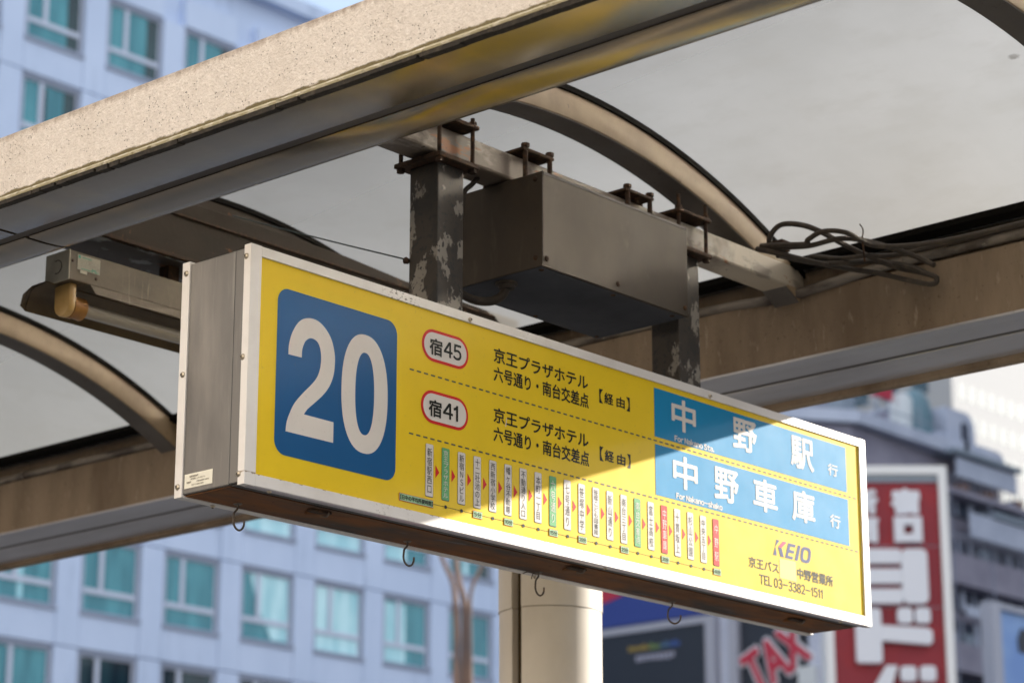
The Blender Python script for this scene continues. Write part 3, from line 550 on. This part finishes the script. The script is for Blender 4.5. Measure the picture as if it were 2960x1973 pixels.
# front skirt with sloped end, curved rear reflector
MB().add([(LX+.085, 5.889, 3.934), (LE, 5.889, 3.934), (LE, 5.886, 3.907), (LX+.105, 5.886, 3.907), (LX+.085, 5.893, 3.934), (LE, 5.893, 3.934), (LE, 5.890, 3.907), (LX+.105, 5.890, 3.907)], [[0, 1, 2, 3], [4, 5, 6, 7], [0, 1, 5, 4], [2, 3, 7, 6], [0, 3, 7, 4], [1, 2, 6, 5]]).build('front_skirt', M_lampcase, lamp)
prof = [(6.000, 3.934), (6.022, 3.928), (6.040, 3.912), (6.050, 3.888), (6.055, 3.856), (6.051, 3.856), (6.046, 3.886), (6.036, 3.908), (6.020, 3.923), (5.96, 3.930), (5.96, 3.934)]
MB().yz(prof, LX-.06+.03, LE).build('rear_reflector', M_reflect, lamp, smooth=True)
# slanted end flap of reflector
MB().add([(LX-.03, 5.985, 3.934), (LX-.03, 6.022, 3.928), (LX-.03, 6.04, 3.912), (LX-.03, 6.05, 3.888), (LX-.03, 6.055, 3.856), (LX-.055, 6.05, 3.868), (LX-.058, 6.035, 3.90), (LX-.045, 6.01, 3.925)], [[0, 1, 2, 3, 4, 5, 6, 7]]).build('reflector_flap', M_reflect, lamp)
def holder(x, sgn):
    p = [(5.908, 3.9335)]+[(5.946+.037*math.cos(R_(a)), 3.868+.037*math.sin(R_(a))) for a in range(180, 361, 15)]+[(5.984, 3.9335)]
    MB().yz(p, x, x+sgn*.03).build('lamp_holder', M_yellowed, lamp, bevel=.008, smooth=True)
    MB().lathe((x+sgn*.03, 5.946, 3.868), (sgn, 0, 0), [(0, .036), (.012, .0365), (.014, .034), (.03, .034), (.048, .0355), (.05, .024)], 20).build('socket_collar', M_amber, lamp, smooth=True)
holder(LX+.02, 1); holder(LE-.02, -1)
MB().lathe((LX+.09, 5.946, 3.868), (1, 0, 0), [(0, .0215), (LE-LX-.18, .0215)], 20).build('fluorescent_tube', M_tube, lamp, smooth=True)
for x in (5.05, 5.72): MB().box(x, x+.045, 5.93, 5.975, 4.028, 4.096).build('hanger_stem', M_rust, lamp)
lb = MB().box(LX+.030, LX+.118, 5.8885, 5.8899, 3.972, 4.020).build('rating_label', M_label, lamp)
fl_ = lambda u, v: (LX+.030+u, 5.8882, 3.972+v)
q = MB().poly([(.003, .036), (.011, .036), (.011, .0455), (.003, .0455)], fl_)
text_fit(q, 'PS', (.056, .076, .001, .011), fl_, .03); text_fit(q, 'E', (.078, .085, .002, .006), fl_)
for a in range(9): q.poly([(.018+a*.004, .0385), (.0208+a*.004, .0385), (.0208+a*.004, .0425), (.018+a*.004, .0425)], fl_)
for a in range(11): q.poly([(.015+a*.0036, .003), (.0175+a*.0036, .003), (.0175+a*.0036, .0062), (.015+a*.0036, .0062)], fl_)
q.build('label_print', M_teal, lb)
q = MB()
for r_ in range(5):
    u = .012
    while u < .08:
        w = random.uniform(.003, .009); q.poly([(u, .012+r_*.005), (u+w, .012+r_*.005), (u+w, .0135+r_*.005), (u, .0135+r_*.005)], fl_); u += w+random.uniform(.002, .006)
q.build('label_small_print', M_stext, lb)
MB().box(LX+.042, LX+.068, 5.8875, 5.8895, 3.962, 3.971).build('slot_cover', M_lampend, lamp)
for x, z in ((LX+.012, 3.995), (LX+.105, 3.957)): MB().lathe((x, 5.8895, z), (0, -1, 0), [(0, .005), (.003, .003)]).build('screw', M_rust, lamp)
S_ = .9643; lamp.location = (LX_ := Vector((0, 0, 1.6)))+S_*(lamp.location-LX_); lamp.scale = (S_, S_, S_)
# ================================================================ PALE BUILDING, left
BY = 60.0
hot = thing('pale_office_building', 'pale blue grey building with teal sliding windows behind the canopy', 'building', (50, BY, 0))
X0w, PX, FZ, Z0w = 48.15, 3.262, 3.53, 15.05
cols = range(-5, 6); rows = range(-3, 6)
bx0, bx1, bz1 = X0w+PX*-5-.94, 68.4, 37.75
w = MB().box(bx0, bx1, BY+.30, BY+24, 0, bz1-.05)
zt = lambda k: Z0w+FZ*k
sp = MB()
for i in list(cols)+[6]:
    xl = X0w+PX*i-.94+.022; xr = min(X0w+PX*i-.022, bx1)
    if xl < bx1:
        for k in rows: w.box(xl, xr, BY-.01, BY+.30, zt(k)-1.03+.02, zt(k)+2.5-.02)
for i in cols:
    for k in list(rows)+[6]:
        z0, z1 = zt(k)-1.03+.012, zt(k)-.012
        if z1 > bz1: z1 = bz1-.5
        if z1 > z0: w.box(X0w+PX*i, X0w+PX*i+2.322, BY+.004, BY+.30, z0, z1)
w.box(bx0, bx1+.15, BY-.2, BY+24, bz1-.5, bz1)
w.box(bx0, bx1, BY, BY+.3, 0, zt(-3)-1.05)
w.build('wall', M_wall, hot)
pale = {(3, 0): 'p', (3, -1): 'm', (2, 0): 'p', (2, 1): 'p', (3, 1): 'p', (1, 1): 'p', (4, 0): 'h', (4, 1): 'p', (2, -1): 'm', (0, -1): 'd', (1, -1): 'd', (-1, -1): 't', (4, -1): 'd', (5, 1): 't', (1, 0): 'p' if 0 else 't'}
pale = {(2, 0): 'm', (3, 0): 'p', (4, 0): 'h', (1, 1): 'p', (2, 1): 'p', (3, 1): 'p', (4, 1): 'h', (0, -1): 'd', (1, -1): 'd', (2, -1): 'd', (3, -1): 'm', (4, -1): 'd'}
for i in cols:
    for k in rows:
        x, z = X0w+PX*i, zt(k)
        if x+2.3 > bx1: continue
        win = MB().box(x+.004, x+.10, BY+.06, BY+.28, z-.01, z+2.49).box(x+2.28, x+2.318, BY+.06, BY+.28, z-.01, z+2.49).box(x+.10, x+2.28, BY+.06, BY+.28, z+2.36, z+2.49).box(x-.02, x+2.342, BY-.06, BY+.28, z-.012, z+.14).build('window', M_jamb, hot)
        MB().box(x+.105, x+.19, BY+.12, BY+.22, z+.145, z+2.355).box(x+2.22, x+2.275, BY+.12, BY+.22, z+.145, z+2.355).box(x+.19, x+2.22, BY+.12, BY+.22, z+.70, z+.87).box(x+.19, x+2.22, BY+.12, BY+.22, z+.145, z+.18).box(x+.19, x+2.22, BY+.12, BY+.22, z+2.31, z+2.355).box(x+.78, x+.94, BY+.11, BY+.22, z+.87, z+2.31).build('sash', M_sash, win)
        t = pale.get((i, k), 't')
        gl = {'t': G_teal, 'd': G_dark, 'p': G_pale, 'h': G_teal, 'm': G_teal}[t]
        MB().box(x+.19, x+2.22, BY+.17, BY+.20, z+.18, z+2.31).build('glass', gl, win)
        if t == 'h': MB().box(x+.25, x+1.25, BY+.163, BY+.168, z+.21, z+2.22).build('pane_overlay', G_pale, win)  # pale sheet stands for curtain and for sky reflected in the pane
        if t == 'm': MB().add([(x+.50, BY+.165, z+2.29), (x+2.21, BY+.165, z+2.29), (x+2.21, BY+.165, z+.25), (x+1.5, BY+.165, z+.25), (x+.9, BY+.165, z+1.2)], [[0, 1, 2, 3, 4]]).build('pane_overlay', G_pale, win)
        if t == 't' and random.random() < .75:
            a = random.uniform(.85, 1.05); MB().box(x+1.75, x+2.215, BY+.163, BY+.168, z+.19, z+2.30).build('pane_overlay', G_dark if random.random() < .5 else G_teal, win)
            if random.random() < .4: MB().box(x+a+.03, x+a+.24, BY+.163, BY+.168, z+.21, z+2.2).build('pane_overlay', G_pale if random.random() < .5 else G_dark, win)
# ================================================================ TREE by the column
tr = thing('street_tree', 'slender brown street tree with forked trunk in front of the pale building', 'tree', (0, 0, 0))
T0 = Vector((0, 0, 0))
def tp(r, z, d=40.0): v = F0*d+R0*r; return (v.x, v.y, z)
q = MB()
q.tube(catmull([tp(-.83, 0), tp(-.86, 4), tp(-.87, 7.6), tp(-.87, 8.4), tp(-.90, 8.9), tp(-.93, 9.25), tp(-1.12, 9.62, 40.1), tp(-1.5, 10.6, 40.3), tp(-1.8, 12, 40.5)], 4), [.16]*5+[.075]*17+[.06]*11, 10) if False else None
def limb(P, r0, r1): 
    pts = catmull(P, 5); n = len(pts); q.tube(pts, [r0+(r1-r0)*k/(n-1) for k in range(n)], 9)
limb([tp(-.80, -.1), tp(-.85, 4), tp(-.87, 7.6), tp(-.87, 8.4), tp(-.90, 8.9), tp(-.95, 9.22), tp(-1.12, 9.62, 40.1), tp(-1.5, 10.7, 40.3), tp(-1.7, 12.2, 40.6)], .075, .02)
limb([tp(-.74, -.1, 40.08), tp(-.74, 4, 40.1), tp(-.745, 7.6, 40.1), tp(-.75, 8.8, 40.1), tp(-.86, 9.3, 40.15), tp(-.89, 9.8, 40.2), tp(-.8, 11, 40.3), tp(-.9, 12.8, 40.2)], .085, .02)
limb([tp(-.66, -.1, 40.05), tp(-.66, 4, 40.05), tp(-.655, 7.6, 40.05), tp(-.67, 8.7, 40.05), tp(-.64, 9.1, 40), tp(-.48, 9.48, 39.9), tp(-.2, 10.3, 39.7), tp(.1, 11.8, 39.5)], .048, .018)
q.build('trunk', M_bark, tr, smooth=True)
q = MB()
for _ in range(60):
    a = random.uniform(0, 6.28); b = random.uniform(.3, 1.2); s0 = random.choice([tp(-1.5, 10.9, 40.3), tp(-.85, 11.2, 40.3), tp(-.1, 10.9, 39.7), tp(-1.6, 11.8, 40.5), tp(.05, 11.6, 39.5), tp(-.88, 12.4, 40.2)])
    d = Vector((math.cos(a)*math.sin(b), math.sin(a)*math.sin(b), math.cos(b)))*random.uniform(.6, 1.5); p0 = Vector(s0)
    q.tube([p0, p0+d*.5+Vector((0, 0, .06)), p0+d], [.018, .012, .004], 5)
q.build('crown', M_bark, tr)
# ================================================================ RIGHT: billboard frame, tax sign, red sign, poster
K = 1.5
def bz(y, z): return (60.0, y*K, (z-1.6)*K+1.6)
bb = thing('dark_billboard', 'dark navy billboard with small colourful lettering in a pale grey frame', 'billboard', (60, 47, 0))
def slab(mb, y0, y1, z0, z1, x0=0, x1=.3): return mb.box(60+x0, 60+x1, min(y0, y1)*K, max(y0, y1)*K, (z0-1.6)*K+1.6, (z1-1.6)*K+1.6)
slab(MB(), 30.30, 33.6, 6.5, 10.31, .05, .35).build('board', M_navyb, bb)
slab(slab(MB(), 30.07, 33.6, 10.31, 10.45, 0, .4), 30.07, 30.29, 0, 10.31, 0, .4).build('frame', M_greyst, bb)
fz = lambda y, z: (60.03, y*K, (z-1.6)*K+1.6)
for kx, (m_, y0) in enumerate(((p_yel, 32.26), (p_yel, 31.98), (p_grn, 31.7), (p_cyn, 31.42), (p_blu, 31.2))):
    q = MB(); 
    for a in range(3): q.box(60.03, 60.049, (y0-.09*a-.07)*K, (y0-.09*a)*K, (9.93-1.6)*K+1.6, (9.93+random.uniform(.07, .13)-1.6)*K+1.6)
    q.build('print_stroke', m_, bb)
q = MB()
for a in range(9): y0 = 32.06-a*.112; q.box(60.03, 60.049, (y0-.08)*K, y0*K, (9.69+random.uniform(0, .04)-1.6)*K+1.6, (9.83-1.6)*K+1.6)
q.build('print_stroke', p_whi, bb)
ub = thing('blue_fascia_board', 'royal blue sign board with red corner above the dark billboard', 'sign board', (60, 48, 0))
slab(MB(), 30.3, 33.6, 10.50, 11.5, .1, .5).build('board', M_bluebd, ub)
MB().add([bz(33.6, 11.02), bz(32.86, 11.02), bz(32.43, 11.12), bz(31.6, 11.48), bz(33.6, 11.48)], [[0, 1, 2, 3, 4]]).build('red_corner', M_redb, ub)
for v in bpy.data.objects['red_corner'].data.vertices: v.co.x += .08
tx = thing('tax_board', 'dark board with tilted red TAX lettering outlined in white', 'sign board', (60, 43, 0))
slab(MB(), 27.95, 29.56, 6.5, 10.6, .3, .6).build('board', M_navyb, tx)
slab(MB(), 29.56, 29.76, 0, 10.8, .1, .5).build('edge_post', M_greyst, tx)
def tl(u, v):                                                   # lettering axis climbs to the right
    return (u, v)
ang = R_(25.8)
def ftx(dx): return lambda a, b: (60+dx, (29.265-(a*math.cos(ang)-b*math.sin(ang)))*K, (8.90+a*math.sin(ang)+b*math.cos(ang)-1.6)*K+1.6)
q = MB(); text_fit(q, 'TAX', (-.06, 1.60, -.28, .74), ftx(.2), .075, (-1, 0, 0)); q.build('letter_outline', M_signlet, tx)
q = MB(); text_fit(q, 'TAX', (.01, 1.53, -.22, .68), ftx(.15), .035, (-1, 0, 0)); q.build('lettering', M_redb, tx)
ap = thing('grey_shopfront', 'narrow grey shopfront strip between the TAX board and the red sign', 'shop front', (60, 41, 0))
q = slab(slab(slab(MB(), 27.6, 27.9, 0, 10.6, .2, .6), 27.3, 27.52, 0, 10.8, .2, .6), 29.78, 30.05, 0, 10.7, .25, .6); q.build('pier', M_offw, ap)
slab(slab(MB(), 27.0, 28.0, 0, 10.4, .7, 1.0), 29.76, 30.07, 0, 10.7, .65, .9).build('shutter', M_maroon, ap)
slab(MB(), 27.7, 28.1, 7.5, 9.2, .05, .3).build('vent_duct', M_tank, ap)
rs = thing('red_vertical_sign', 'tall red vertical sign with big white characters beside the apartment block', 'shop sign', tuple(F0*60), rz=AZ-math.pi/2)
def rbx(mb, x0, x1, z0, z1, y0, y1): return mb.box(x0*K, x1*K, y0, y1, (z0-1.6)*K+1.6, (z1-1.6)*K+1.6)
rbx(MB(), 5.10, 6.865, 3.2, 10.95, .0, .9).build('panel', M_redpan, rs, local=True)
q = MB(); rbx(q, 4.97, 5.10, 3.1, 11.1, -.12, .95); rbx(q, 6.868, 7.0, 3.1, 11.1, -.12, .95); rbx(q, 5.10, 6.868, 10.96, 11.1, -.12, .95)
q.build('frame', M_signframe, rs, local=True)
rbx(MB(), 5.10, 6.866, 10.84, 10.955, -.05, .0).build('top_recess', M_slate, rs, local=True)
for z_ in (9.79, 8.80): rbx(MB(), 5.1, 6.866, z_, z_+.01, -.02, -.002).build('panel_joint', M_slate, rs, local=True)
def rl(pts): return [(x*K, (z-1.6)*K+1.6) for x, z in pts]
def rpoly(mb, pts): return mb.prism(rl(pts), lambda x, z: (x, -.22, z), lambda x, z: (x, -.02, z))
def rr_(x0, x1, z0, z1, r=.05): return rrect(x0, x1, z0, z1, r, 4)
q = MB()
rpoly(q, rrect(6.205, 6.62, 8.845, 9.725, .1, 5)); 
for z0, z1 in ((9.49, 9.724), (9.165, 9.405), (8.846, 9.08)): rpoly(q, rr_(5.36, 6.2, z0, z1, .03))
q.build('character', M_signlet, rs, local=True)
q = MB(); rpoly(q, rr_(5.44, 5.845, 7.90, 8.765)); rpoly(q, [(5.846, 8.50), (6.58, 8.455), (6.65, 8.40), (6.65, 8.24), (6.60, 8.19), (5.846, 8.255)]); rpoly(q, rr_(6.11, 6.35, 8.53, 8.775, .06)); rpoly(q, rr_(6.39, 6.63, 8.53, 8.775, .06)); q.build('character', M_signlet, rs, local=True)
q = MB(); rpoly(q, [(5.90, 7.86), (6.08, 7.86), (5.95, 7.45), (5.75, 7.02), (5.36, 7.02), (5.62, 7.4)]); rpoly(q, [(6.02, 7.5), (6.2, 7.5), (6.7, 7.02), (6.3, 7.02)]); rpoly(q, rr_(6.12, 6.37, 7.61, 7.85, .06)); rpoly(q, rr_(6.43, 6.68, 7.61, 7.855, .06)); q.build('character', M_signlet, rs, local=True)
def rtext(t, x0, x1, z0, z1, w=.05):
    q = MB()
    for yy in (-.10, -.02): text_fit(q, t, (x0*K, x1*K, (z0-1.6)*K+1.6, (z1-1.6)*K+1.6), lambda a, b: (a, yy, b), w*1.4)
    q.build('character', M_signlet, rs, local=True)
rtext('宿', 6.09, 6.56, 10.30, 10.73); rtext('新', 5.42, 5.88, 10.30, 10.72); rtext('西', 5.42, 5.88, 9.84, 10.25)
q = MB(); q2 = [(6.12, 9.84, 6.27, 10.25), (6.42, 9.84, 6.56, 10.25), (6.27, 10.12, 6.42, 10.25), (6.27, 9.84, 6.42, 9.97)]
for a, b, c, d in q2: rpoly(q, [(a, b), (c, b), (c, d), (a, d)])
q.build('character', M_signlet, rs, local=True)
pb = thing('blue_poster_board', 'blue poster in a pale grey frame at the lower right', 'billboard', (77, 45, 0))
def pz(x, z): return x*K, (z-1.6)*K+1.6
def pbx(mb, x0, x1, z0, z1, y0, y1): return mb.box(x0*K, x1*K, y0, y1, (z0-1.6)*K+1.6, (z1-1.6)*K+1.6)
pbx(MB(), 50.74, 54.6, 8.0, 11.98, 45.0, 45.3).build('poster', M_postblue, pb)
q = pbx(MB(), 50.33, 50.735, 7.8, 12.12, 44.85, 45.3); pbx(q, 50.74, 54.9, 11.99, 12.12, 44.85, 45.3); q.build('frame', M_greyst, pb)
MB().add([(51.6*K, 44.98, (11.1-1.6)*K+1.6), (52.4*K, 44.98, (11.1-1.6)*K+1.6), (52.3*K, 44.98, (11.62-1.6)*K+1.6), (51.75*K, 44.98, (11.68-1.6)*K+1.6), (51.56*K, 44.98, (11.4-1.6)*K+1.6)], [[0, 1, 2, 3, 4]]).build('poster_shape', M_navyb, pb)
# ================================================================ RIGHT: apartment block
AY = 76.0
apt = thing('apartment_block', 'mauve grey apartment block with stepped rounded terraces and pale balcony panels', 'building', (130, AY, 0))
def A(x, z): return (2*x, 2*z-1.6)
def abx(mb, x0, x1, z0, z1, y0, y1): return mb.box(2*x0, 2*x1, AY+y0, AY+y1, 2*z0-1.6, 2*z1-1.6)
q = MB()
# main mass with chamfered left corner: face towards the street square, then the long side
tops = [(57.03, 19.23), (61.4, 19.23), (61.4, 18.95), (65.2, 18.95), (72, 18.95)]
q.xy([(114.06, AY), (103, AY+8), (103, AY+30), (124, AY+30), (124, AY+.5)], 0, 36.2)
abx(q, 61.0, 72.0, 0, 17.7, .5, 30); abx(q, 61.0, 65.2, 17.7, 18.97, .5, 20)
q.build('wall', M_mauve, apt)
q = MB()
q.xy([(114.0, AY-.6), (102.6, AY+7.7), (102.6, AY+9.5), (114.0, AY+1.0), (124.5, AY+.7), (124.5, AY-.6)], 36.25, 36.95)
q.build('parapet', M_offw, apt)
q = MB()
for z0, z1 in ((17.72, 17.88), (15.1, 15.98), (12.6, 13.4), (10.0, 10.9)): abx(q, 61.0, 72, z0, z1, -.8, .48)
q.build('floor_slab', M_mauve, apt)
q = MB()
for z0, z1, xa_, xb_ in ((18.22, 18.78, 61.7, 65.0), (16.55, 17.25, 62.3, 72), (14.2, 14.5, 61.9, 72)): abx(q, xa_, xb_, z0, z1, -.95, -.82)
q.build('balcony_panel', M_offw, apt)
q = MB()
for z0, z1 in ((17.26, 17.7), (16.0, 16.54), (14.5, 15.08), (13.42, 14.18), (10.95, 12.55)): abx(q, 61.0, 72, z0, z1, .3, .48)
for k in range(5): q.box(106+k*1.5, 107+k*1.5, AY+5.2-k*1.09-.2, AY+5.2-k*1.09+.3, 31.5, 34.0)
q.build('window_band', M_darkwin, apt)
q = MB()
for k in range(34): x = 61.2+k*.32; abx(q, x, x+.035, 16.0, 16.5, -.9, -.86); abx(q, x, x+.035, 17.9, 18.2, -.9, -.86)
abx(q, 61, 72, 16.48, 16.52, -.9, -.85); abx(q, 61, 65.1, 18.2, 18.22, -.9, -.85); q.build('railing', M_rail, apt)
q = MB()
for k in range(16):
    x = 61.15+k*.68
    for z0, z1 in ((16.0, 16.54), (14.5, 15.08), (13.42, 14.18), (17.26, 17.7)): abx(MB(), x, x+random.choice((.04, .05, .22)), z0, z1, .2, .31).build('mullion', M_offw, apt)
for k in range(9):
    x = 61.5+k*.83+random.uniform(-.2, .2); z = random.choice((16.0, 14.5, 13.42, 17.72)); abx(MB(), x, x+.3, z, z+.3, -.55, -.1).build('balcony_unit', random.choice((M_offw, M_rail, M_slate)), apt)
for x in (61.3, 63.45, 65.3): abx(MB(), x, x+.05, 5, 17.7, -.86, -.80).build('drain_pipe', M_rail, apt)
for k in range(6): MB().tube([(107+k*2.9, AY+5-k*.95, 36.9), (107+k*2.9, AY+5-k*.95, 38.0+random.uniform(0, 1.6))], .05, 6).build('roof_mast', M_slate, apt)
q = MB(); q.tube([(105, AY+6.5, 37.9), (114, AY+.2, 37.9), (124, AY+.2, 37.9)], .05, 6); q.build('roof_rail', M_slate, apt)
q = MB(); q.add([(2*61.45, AY-1.2, 2*19.0-1.6), (2*65.15, AY-1.2, 2*19.0-1.6), (2*65.2, AY+.5, 2*19.14-1.6), (2*61.45, AY+.5, 2*19.14-1.6), (2*61.45, AY-1.2, 2*18.86-1.6), (2*65.15, AY-1.2, 2*18.86-1.6), (2*65.2, AY+.5, 2*18.9-1.6), (2*61.45, AY+.5, 2*18.9-1.6)], [[0, 1, 2, 3], [4, 5, 6, 7], [0, 1, 5, 4], [2, 3, 7, 6], [0, 3, 7, 4], [1, 2, 6, 5]])
abx(q, 63.5, 66.0, 17.28, 17.46, -1.1, .29); q.build('awning', M_slate, apt)
def hump(x0, x1, z0, z1, r, y0, y1, m, nm):
    f_ = (AY+y0)/AY; a, b = 2*x0*f_, 2*x1*f_; c, d = 2*z0-1.6, (2*z1-3.2)*f_+1.6; p = [(a, c), (b, c)]+[(b-r+r*math.cos(R_(t)), d-r+r*math.sin(R_(t))) for t in range(0, 91, 15)]+[(a, d)]
    return MB().xz(p, AY+y0, AY+y1).build(nm, m, apt)
hump(62.0, 63.55, 19.15, 20.42, .9, 1.2, 8, M_offw, 'stair_tower'); hump(61.4, 65.22, 18.95, 19.56, .9, 1.0, 9, M_offw, 'terrace_wall')
hump(62.95, 63.2, 19.5, 20.1, .25, 1.0, 1.19, M_darkwin, 'stair_opening'); abx(MB(), 62.0, 63.6, 19.15, 20.6, 2.4, 7).build('penthouse', M_mauve, apt)
abx(MB(), 61.9, 63.7, 20.6, 20.68, 2.2, 7.2).build('penthouse_roof', M_offw, apt)
for x in (62.2, 63.6, 65.2, 67): 
    abx(MB(), x, x+.38, 17.95, 18.12, -.6, .2).build('planter', mat('terracotta_planter', (.25, .13, .08), .8) if x == 62.2 else bpy.data.materials['terracotta_planter'], apt)
# roof plant on the apartment block
tk = thing('water_tank', 'pale upright water tank on the roof of the apartment block', 'tank', (121.7, AY+1.6, 36.2)); MB().lathe((121.7, AY+1.6, 37.6), (0, 0, 1), [(0, .62), (1.8, .66), (2.1, .5), (2.2, .2)], 18).box(121.3, 122.1, AY+1.3, AY+1.9, 36.2, 37.6).build('tank', M_tank, tk, smooth=True)
dm = thing('plant_cover', 'teal domed machine cover beside the pale water tank', 'roof plant', (124.4, AY+2.4, 36.5)); MB().lathe((124.4, AY+2.4, 36.6), (0, 0, 1), [(0, 1.05), (2.4, 1.1), (3.4, .9), (4.0, .5), (4.15, .1)], 16).build('cover', M_domeg, dm, smooth=True)
rd = thing('red_roof_sign', 'small red board on the roof beside the water tank', 'sign board', (119.9, AY+1.7, 36)); MB().box(118.9, 120.9, AY+1.6, AY+1.8, 39.2, 40.6).build('board', M_redb, rd); MB().box(119.2, 119.3, AY+1.65, AY+1.75, 36.1, 39.2).box(120.5, 120.6, AY+1.65, AY+1.75, 36.1, 39.2).build('legs', M_rail, rd)
for j, (x, y, w_, h_) in enumerate(((111.6, 2.4, 1.4, 1.9), (114.2, 2.2, 2.0, 2.0), (117.0, 2.0, 1.2, 2.6), (119.6, 2.8, 1.6, 2.2))):
    ac = thing('roof_unit', ('dark low air conditioning unit at the left end of the roof', 'wide dark air conditioning unit on the roof left of the red board', 'tall narrow air conditioning unit on the roof under the red board', 'grey air conditioning unit on the roof behind the red board')[j], 'roof unit', (x, AY+y, 36.3), 'air conditioning units on the apartment roof')
    MB().box(x-w_/2, x+w_/2, AY+y, AY+y+1.2, 36.25, 36.25+h_).build('case', M_rail if j % 2 else M_slate, ac, bevel=.05); MB().lathe((x, AY+y+.6, 36.25+h_), (0, 0, 1), [(0, .42), (.18, .42)], 12).build('fan_ring', M_darkwin, ac)
# ================================================================ white sunlit tower, far right
TY = 150.0
tw = thing('white_tower', 'white sunlit high rise with rows of small windows at the right edge', 'tower', (268, TY+17, 0))
MB().box(246.3, 292, TY, TY+34, 0, 104).build('wall', M_tower, tw)
q = MB()
for k in range(20, 27):
    for i in range(0, 20):
        x = 248.3+i*2.2; z = 56+(k-20)*3.72; q.box(x-.72, x+.72, TY-.03, TY+.1, z-1.0, z+1.0)
wn = q.build('window_grid', M_twin, tw); wn['kind'] = 'stuff'
q = MB()
for k in range(7):
    for y in (3.2, 7.4, 11.5): q.box(246.25, 246.4, TY+y, TY+y+2.2, 56+k*3.72, 57.7+k*3.72)
q.build('side_window_grid', M_twin, tw)['kind'] = 'stuff'
# ================================================================ unseen buildings added to shade and light the place
def block(name, label, x0, x1, y0, y1, h, m, face, nx, nz):
    t = thing(name, label, 'building', ((x0+x1)/2, (y0+y1)/2, 0)); MB().box(x0, x1, y0, y1, 0, h).build('wall', m, t); q = MB()
    for i in range(nx):
        for k in range(nz):
            z = 4+k*(h-5)/nz
            if face == 'x+': y = y0+(i+.2)*(y1-y0)/nx; q.box(x1-.05, x1+.08, y, y+(y1-y0)/nx*.55, z, z+1.7)
            elif face == 'x-': y = y0+(i+.2)*(y1-y0)/nx; q.box(x0-.08, x0+.05, y, y+(y1-y0)/nx*.55, z, z+1.7)
    q.build('window_rows', G_dark, t)['kind'] = 'stuff'; return t
def rot_block(name, label, c, L, D, h, m):
    t = thing(name, label, 'building', (c[0], c[1], 0), rz=math.atan2(SY, SX)); MB().box(-D/2, D/2, -L/2, L/2, 0, h).build('wall', m, t, local=True); q = MB()
    for i in range(14):
        for k in range(20): y = -L/2+(i+.2)*L/14; z = 4+k*(h-5)/20; q.box(-D/2-.08, -D/2+.05, y, y+L/14*.6, z, z+2.2)
    q.build('window_rows', G_dark, t, local=True)['kind'] = 'stuff'
rot_block('shade_tower', 'unseen tall grey slab added beyond the right edge to shade the far facades', (163.3, 35.2), 66, 18, 98, M_shade)  # added out of view to keep sun off the far facades
block('cream_bounce_block', 'unseen long cream block added behind the camera to bounce warm sunlight', -38, -22, -50, 34, 34, M_warm, 'x+', 20, 7)  # added out of view, throws warm light back onto the canopy
block('brick_bounce_block', 'unseen orange brick block added to the left to bounce warm sunlight', -38, -22, 38, 66, 22, M_brick, 'x+', 8, 5)  # second bounce block, likewise added out of view
